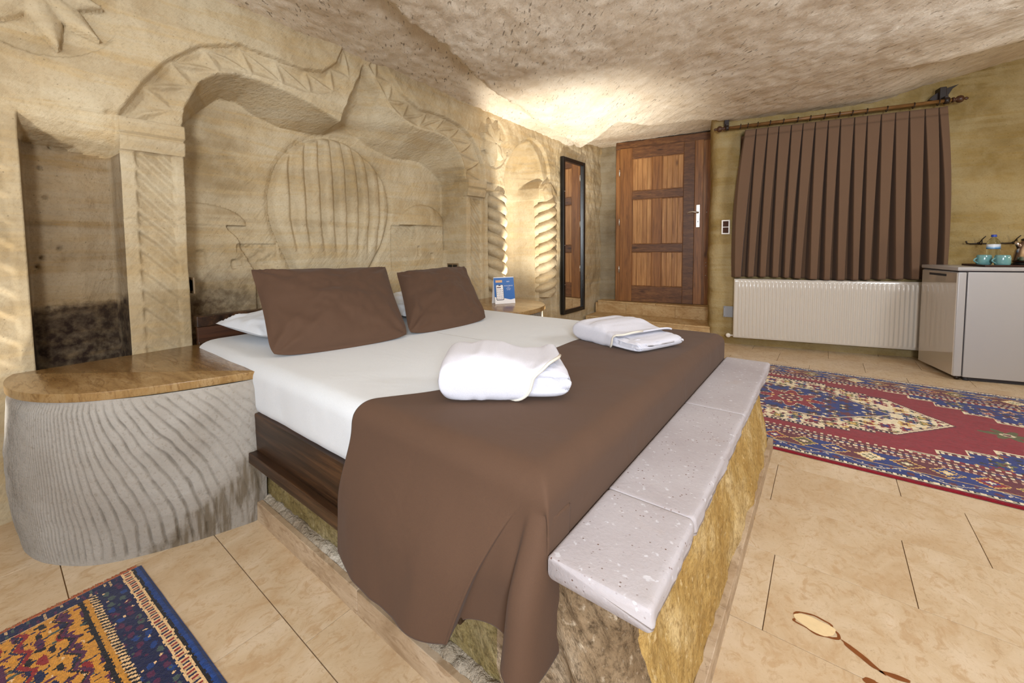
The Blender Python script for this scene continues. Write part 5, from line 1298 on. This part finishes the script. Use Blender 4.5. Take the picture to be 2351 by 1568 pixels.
def rug1c(u, v):
    W_ = 1.875; x = u - .60; yc = v - W_ / 2; a = np.abs(yc); d = W_ / 2 - a          # d distance from long edge
    C = np.zeros(u.shape + (3,)); C[:] = cR
    q = .0062; X = np.round(x / q) * q; A = np.round(a / q) * q; Dq = np.round(d / q) * q
    f = d > .372                                                                    # field
    put(C, f & (hsh(np.floor(x / .02), np.floor(a / .02)) > .995), cM)
    # blue corners with stepped white-black outline
    def step(v_, s): return np.floor(v_ / s) * s
    xx = (x - .345) % 1.55; xx = np.minimum(xx, 1.55 - xx)
    h = .565 - step(xx, .115) * .73; h = np.maximum(h, .13)
    xr = x > .345; xr = xr | (x < -.70)
    blue = f & (a > h) & xr
    put(C, f & xr & (a > h - .018) & (a <= h), cI); put(C, f & xr & (a > h - .010) & (a <= h - .004), cK)
    C[blue] = cB
    tooth = blue & (a < h + .022); C[tooth & ((np.floor(x / .014) % 2) == 0)] = cI; C[tooth & ((np.floor(x / .014) % 2) == 1)] = cM
    vert = f & (np.abs(((x - .345) % .115)) < .010) & (a > h - .02) & (a < h + .075) & xr & (x < 1.1); C[vert] = cI
    def scatter(C, region, cs, dens, cols, r0, seed, pet=5, ring=True):
        ix, iy = np.floor(x / cs), np.floor(a / cs); cx = (ix + .5 + (hsh(ix, iy, seed) - .5) * .5) * cs; cy = (iy + .5 + (hsh(ix, iy, seed + 1) - .5) * .4) * cs
        dx, dy = x - cx, a - cy; rr = np.hypot(dx, dy); th = np.arctan2(dy, dx); on = hsh(ix, iy, seed + 2) < dens
        R = r0 * (1 + .35 * np.cos(th * pet)); ci = (hsh(ix, iy, seed + 3) * len(cols)).astype(int)
        for k_, c in enumerate(cols):
            m = region & on & (ci == k_); C[m & (rr < R)] = c
            if ring: C[m & (rr < R * .5)] = cols[(k_ + 1) % len(cols)]
    inner = blue & (a > h + .035)
    scatter(C, inner, .105, .85, [cM, cP, cR, cG], .028, 3); scatter(C, inner, .052, .45, [cI, cI, cY], .0085, 9, 4, False); scatter(C, inner, .045, .4, [cM, cK], .012, 14, 3, False)
    # long ivory medallion with stepped sides and a pointed end
    xm = np.abs(x + .167)
    hm = np.where(xm < .19, .49, np.where(xm < .30, .435, np.where(xm < .41, .38, .34))); hm = np.where(xm > .50, .34 - (xm - .50) * 1.26, hm)
    med = f & (a < hm); C[med] = cI
    edge = med & (a > hm - .02) & (xm < .5); C[edge & ((np.floor(x / .011) % 2) == 0)] = cK; C[med & (a > hm - .026) & (a < hm - .018)] = cM
    edge2 = f & (a >= hm) & (a < hm + .016); C[edge2] = cM
    ins = med & (a < hm - .03)
    scatter(C, ins, .088, .95, [cM, cR, cB, cG, cY], .034, 21, 6); scatter(C, ins, .043, .6, [cM, cK, cB, cR], .013, 27, 4, False)
    # blue inner panel
    hb = np.where(xm < .20, .275, .275 - (xm - .20) * .9); bl = f & (a < hb); C[bl] = cB
    C[f & (a >= hb) & (a < hb + .012) & (xm < .5)] = cI * .9; C[f & (a >= hb + .012) & (a < hb + .022) & (xm < .5)] = cM
    scatter(C, bl, .095, .9, [cM, cK, cM], .032, 33, 5); scatter(C, bl, .048, .42, [cI, cY, cI], .011, 37, 4)
    # red star
    th = np.arctan2(yc, x + .167); rr = np.hypot(x + .167, yc * 1.05); Rs = .150 + .040 * np.cos(8 * th)
    C[f & (rr < Rs + .008)] = cI; C[f & (rr < Rs)] = cR; ring = np.abs(rr - .062) < .010; C[f & ring & ((np.floor(th / (math.pi / 10)) % 2) == 0)] = cI; C[f & ring & ((np.floor(th / (math.pi / 10)) % 2) == 1)] = cK
    C[f & (rr < .035)] = cM; C[f & (rr < .016)] = cP; C[f & (np.abs(rr - .100) < .010) & ((np.floor(th / (math.pi / 4) + .5) % 2) == 0) & (np.abs(np.sin(th * 4)) < .5)] = cY
    # dark latch flower beyond the medallion tip
    for cx in (.80, .98):
        rr = np.hypot((x - cx) * .75, yc); th = np.arctan2(yc, x - cx); R2 = .060 * (1 + .4 * np.cos(6 * th)); C[f & (rr < R2)] = cG * .8; C[f & (rr < .022)] = cI * .8; C[f & (rr < .012)] = cM
    # borders
    g = (d <= .372) & (d > .255); C[g] = cM
    for lo, hi, c1, c2, s_ in ((.255, .272, cP, cM, .012), (.272, .285, cM, cM, 1), (.285, .303, cI, cM, .014), (.303, .318, cK, cB, .03), (.318, .336, cP, cM, .012), (.336, .352, cM, cM, 1), (.352, .372, cI * .9, cR, .016)):
        m = (d > lo) & (d <= hi); alt = (np.floor(x / s_) % 2) == 0; C[m & alt] = c1; C[m & ~alt] = c2
    mb = (d <= .255) & (d > .125); ph = (x / .132) % 1.0; di = np.floor(x / .132)
    C[mb] = np.where((np.floor(x / .132 + .5) % 2)[..., None] == 0, cB, cM)[mb]
    qx = np.abs(np.floor((ph - .5) * 12 + .5)) / 12; qy = np.abs(np.floor((d - .19) / .130 * 12 + .5)) / 12; dm = qx + qy
    C[mb & (dm < .50)] = cY; cols = [cB, cI, cM, cB, cR, cG]
    for k_ in range(6):
        mk = mb & ((di % 6) == k_); C[mk & (dm < .40)] = cols[k_]; C[mk & (dm < .20)] = [cM, cG, cG, cY, cB, cM][k_]; C[mk & (dm < .09)] = cI
    vg = (d <= .125) & (d > .052); C[vg] = cB; vy = .088 + .026 * np.sin(x / .132 * math.pi); C[vg & (np.abs(d - vy) < .004)] = cI * .75
    C[vg & (np.hypot((x % .132) - .066, d - .075) < .014)] = cM; C[vg & (np.hypot((x % .132), d - .100) < .012)] = cM; C[vg & (np.hypot((x % .066) - .033, d - .088) < .005)] = cI
    C[vg & (d > .117)] = cY * .8
    ch = (d <= .052) & (d > .026); C[ch] = cI; C[ch & (d > .031) & (d < .047) & (np.abs(((x % .034) - .017)) < .010)] = cK; C[ch & (d > .035) & (d < .043) & (np.abs(((x % .034) - .017)) < .005)] = cI
    C[d <= .026] = cR * .85; C[(d <= .026) & (d > .02)] = cK
    return C
r1 = rug_mesh('rug', -.60, 2.60, 390, 302, .0062, rug1c, .010); tag(r1, 'large red and blue patterned rug beyond the foot of the bed', 'rug')
def rug2c(u, v):
    vv = .9 - v; C = np.zeros(u.shape + (3,)); x = u
    cN = np.array(srgb(26, 30, 66)); cGo = np.array(srgb(206, 142, 48)); cCr = np.array(srgb(230, 190, 138)); cPu = np.array(srgb(84, 34, 66)); cGr = np.array(srgb(72, 84, 78)); cBl = np.array(srgb(26, 58, 120)); cKk = np.array(srgb(28, 22, 24)); cSal = np.array(srgb(190, 106, 78)); cRd = np.array(srgb(140, 34, 34))
    jag = .004 * (hsh(np.floor(x / .006), 0) - .5); w_ = vv + jag
    C[:] = cGo
    ix, iy = np.floor(x / .052), np.floor(w_ / .040)
    def scat(m, cs, dens, cols, rx, ry, seed):
        ix, iy = np.floor(x / cs), np.floor(w_ / cs); cx = (ix + .5 + (hsh(ix, iy, seed) - .5) * .5) * cs; cy = (iy + .5 + (hsh(ix, iy, seed + 1) - .5) * .5) * cs
        on = hsh(ix, iy, seed + 2) < dens; ci = (hsh(ix, iy, seed + 3) * len(cols)).astype(int); jj = .5 * (hsh(np.floor(x / .003), np.floor(w_ / .006), 5) - .5)
        sh = ((x - cx) / rx) ** 2 + ((w_ - cy) / ry) ** 2 + jj
        for k_, c in enumerate(cols): C[m & on & (ci == k_) & (sh < 1)] = c
    fld = (w_ > .155) & (x > .055)
    scat(fld, .045, .85, [cKk, cPu, cKk, cN], .018, .007, 3); scat(fld, .030, .5, [cKk, cPu, cGr], .005, .013, 8); scat(fld, .06, .6, [cPu, cRd, cN], .022, .010, 12); scat(fld, .022, .35, [cKk, cCr, cPu], .007, .0028, 17); scat(fld, .018, .3, [cKk, cN], .0028, .007, 23)
    zz = np.abs(((x / .08) % 1) - .5) * .05; C[fld & (np.abs(w_ - .19 - zz) < .005)] = cPu; C[fld & (np.abs(w_ - .199 - zz) < .003)] = cKk; C[fld & (np.abs(w_ - .30 + zz) < .006)] = cRd; C[fld & (np.abs(w_ - .31 + zz) < .003)] = cN
    C[(w_ > .155) & (w_ < .166)] = cKk; C[(w_ > .143) & (w_ <= .155)] = cGo * .9
    m = (w_ > .125) & (w_ <= .143); alt = (np.floor((x + w_ * .5) / .007) % 2) == 0; C[m] = cKk; C[m & alt] = cCr
    m = (w_ > .058) & (w_ <= .125); C[m] = cN; scat(m, .030, .9, [cPu, cGr, cPu, cBl], .011, .008, 31); scat(m, .021, .5, [cCr, cPu, cGr], .004, .0035, 35)
    m = (w_ > .030) & (w_ <= .058); C[m] = cCr; mi = (w_ > .036) & (w_ < .052); fl = np.floor(x / .0062) % 4; C[m & mi & (fl == 0)] = cRd; C[m & mi & (fl == 2)] = cN; C[m & mi & (fl == 1)] = cCr * .75
    C[(w_ > .022) & (w_ <= .030)] = cKk; C[w_ <= .022] = cBl; C[(w_ <= .022) & (hsh(np.floor(x / .012), 3, 2) > .7)] = cBl * 1.3
    e = (x < .050) & (w_ > .058); C[e] = cN; scat(e, .016, .9, [cGr, cPu, cCr * .7, cN], .009, .003, 41)
    C[(x < .008) & (w_ > .022)] = cSal
    C[(x > .050) & (x < .055) & (w_ > .166)] = cCr * .8
    return np.clip(C, 0, 1)
R2A = math.radians(3.2)
r2r = empty('rug', (-1.3, -.1, 0), 'small golden rug with dark blue border at the lower left by the nightstand', 'rug')
ox, oy = -1.800 + .9 * math.sin(R2A), .298 - .9 * math.cos(R2A)
rug_mesh('woven_pile', ox, oy, 370, 300, .003, rug2c, .011, R2A, r2r)
V, F = [], []
for i in range(420):
    v = .9 - .015 - i * .0021; b = Vector((ox - v * math.sin(R2A), oy + v * math.cos(R2A), .004)); L = random.uniform(.012, .022); dx = random.uniform(-.006, .006); w_ = .0011
    n0 = len(V); V += [(b.x + .006, b.y - w_, .007), (b.x + .006, b.y + w_, .007), (b.x - L, b.y + w_ * .4 + dx, .0015), (b.x - L, b.y - w_ * .4 + dx, .0015), (b.x - L * .4, b.y + dx * .4, .0075)]
    F += [(n0, n0 + 1, n0 + 4, n0 + 4), ]
F4 = []
for i in range(420):
    n0 = i * 5; F4 += [(n0, n0 + 1, n0 + 4), (n0 + 1, n0 + 2, n0 + 4), (n0 + 2, n0 + 3, n0 + 4), (n0 + 3, n0, n0 + 4)]
fr_ = np_mesh('fringe', V, F4, plain('salmon fringe', srgb(190, 112, 84), .9, .1), r2r, False); fr_['kind'] = 'stuff'; fr_['label'] = 'salmon wool fringe'
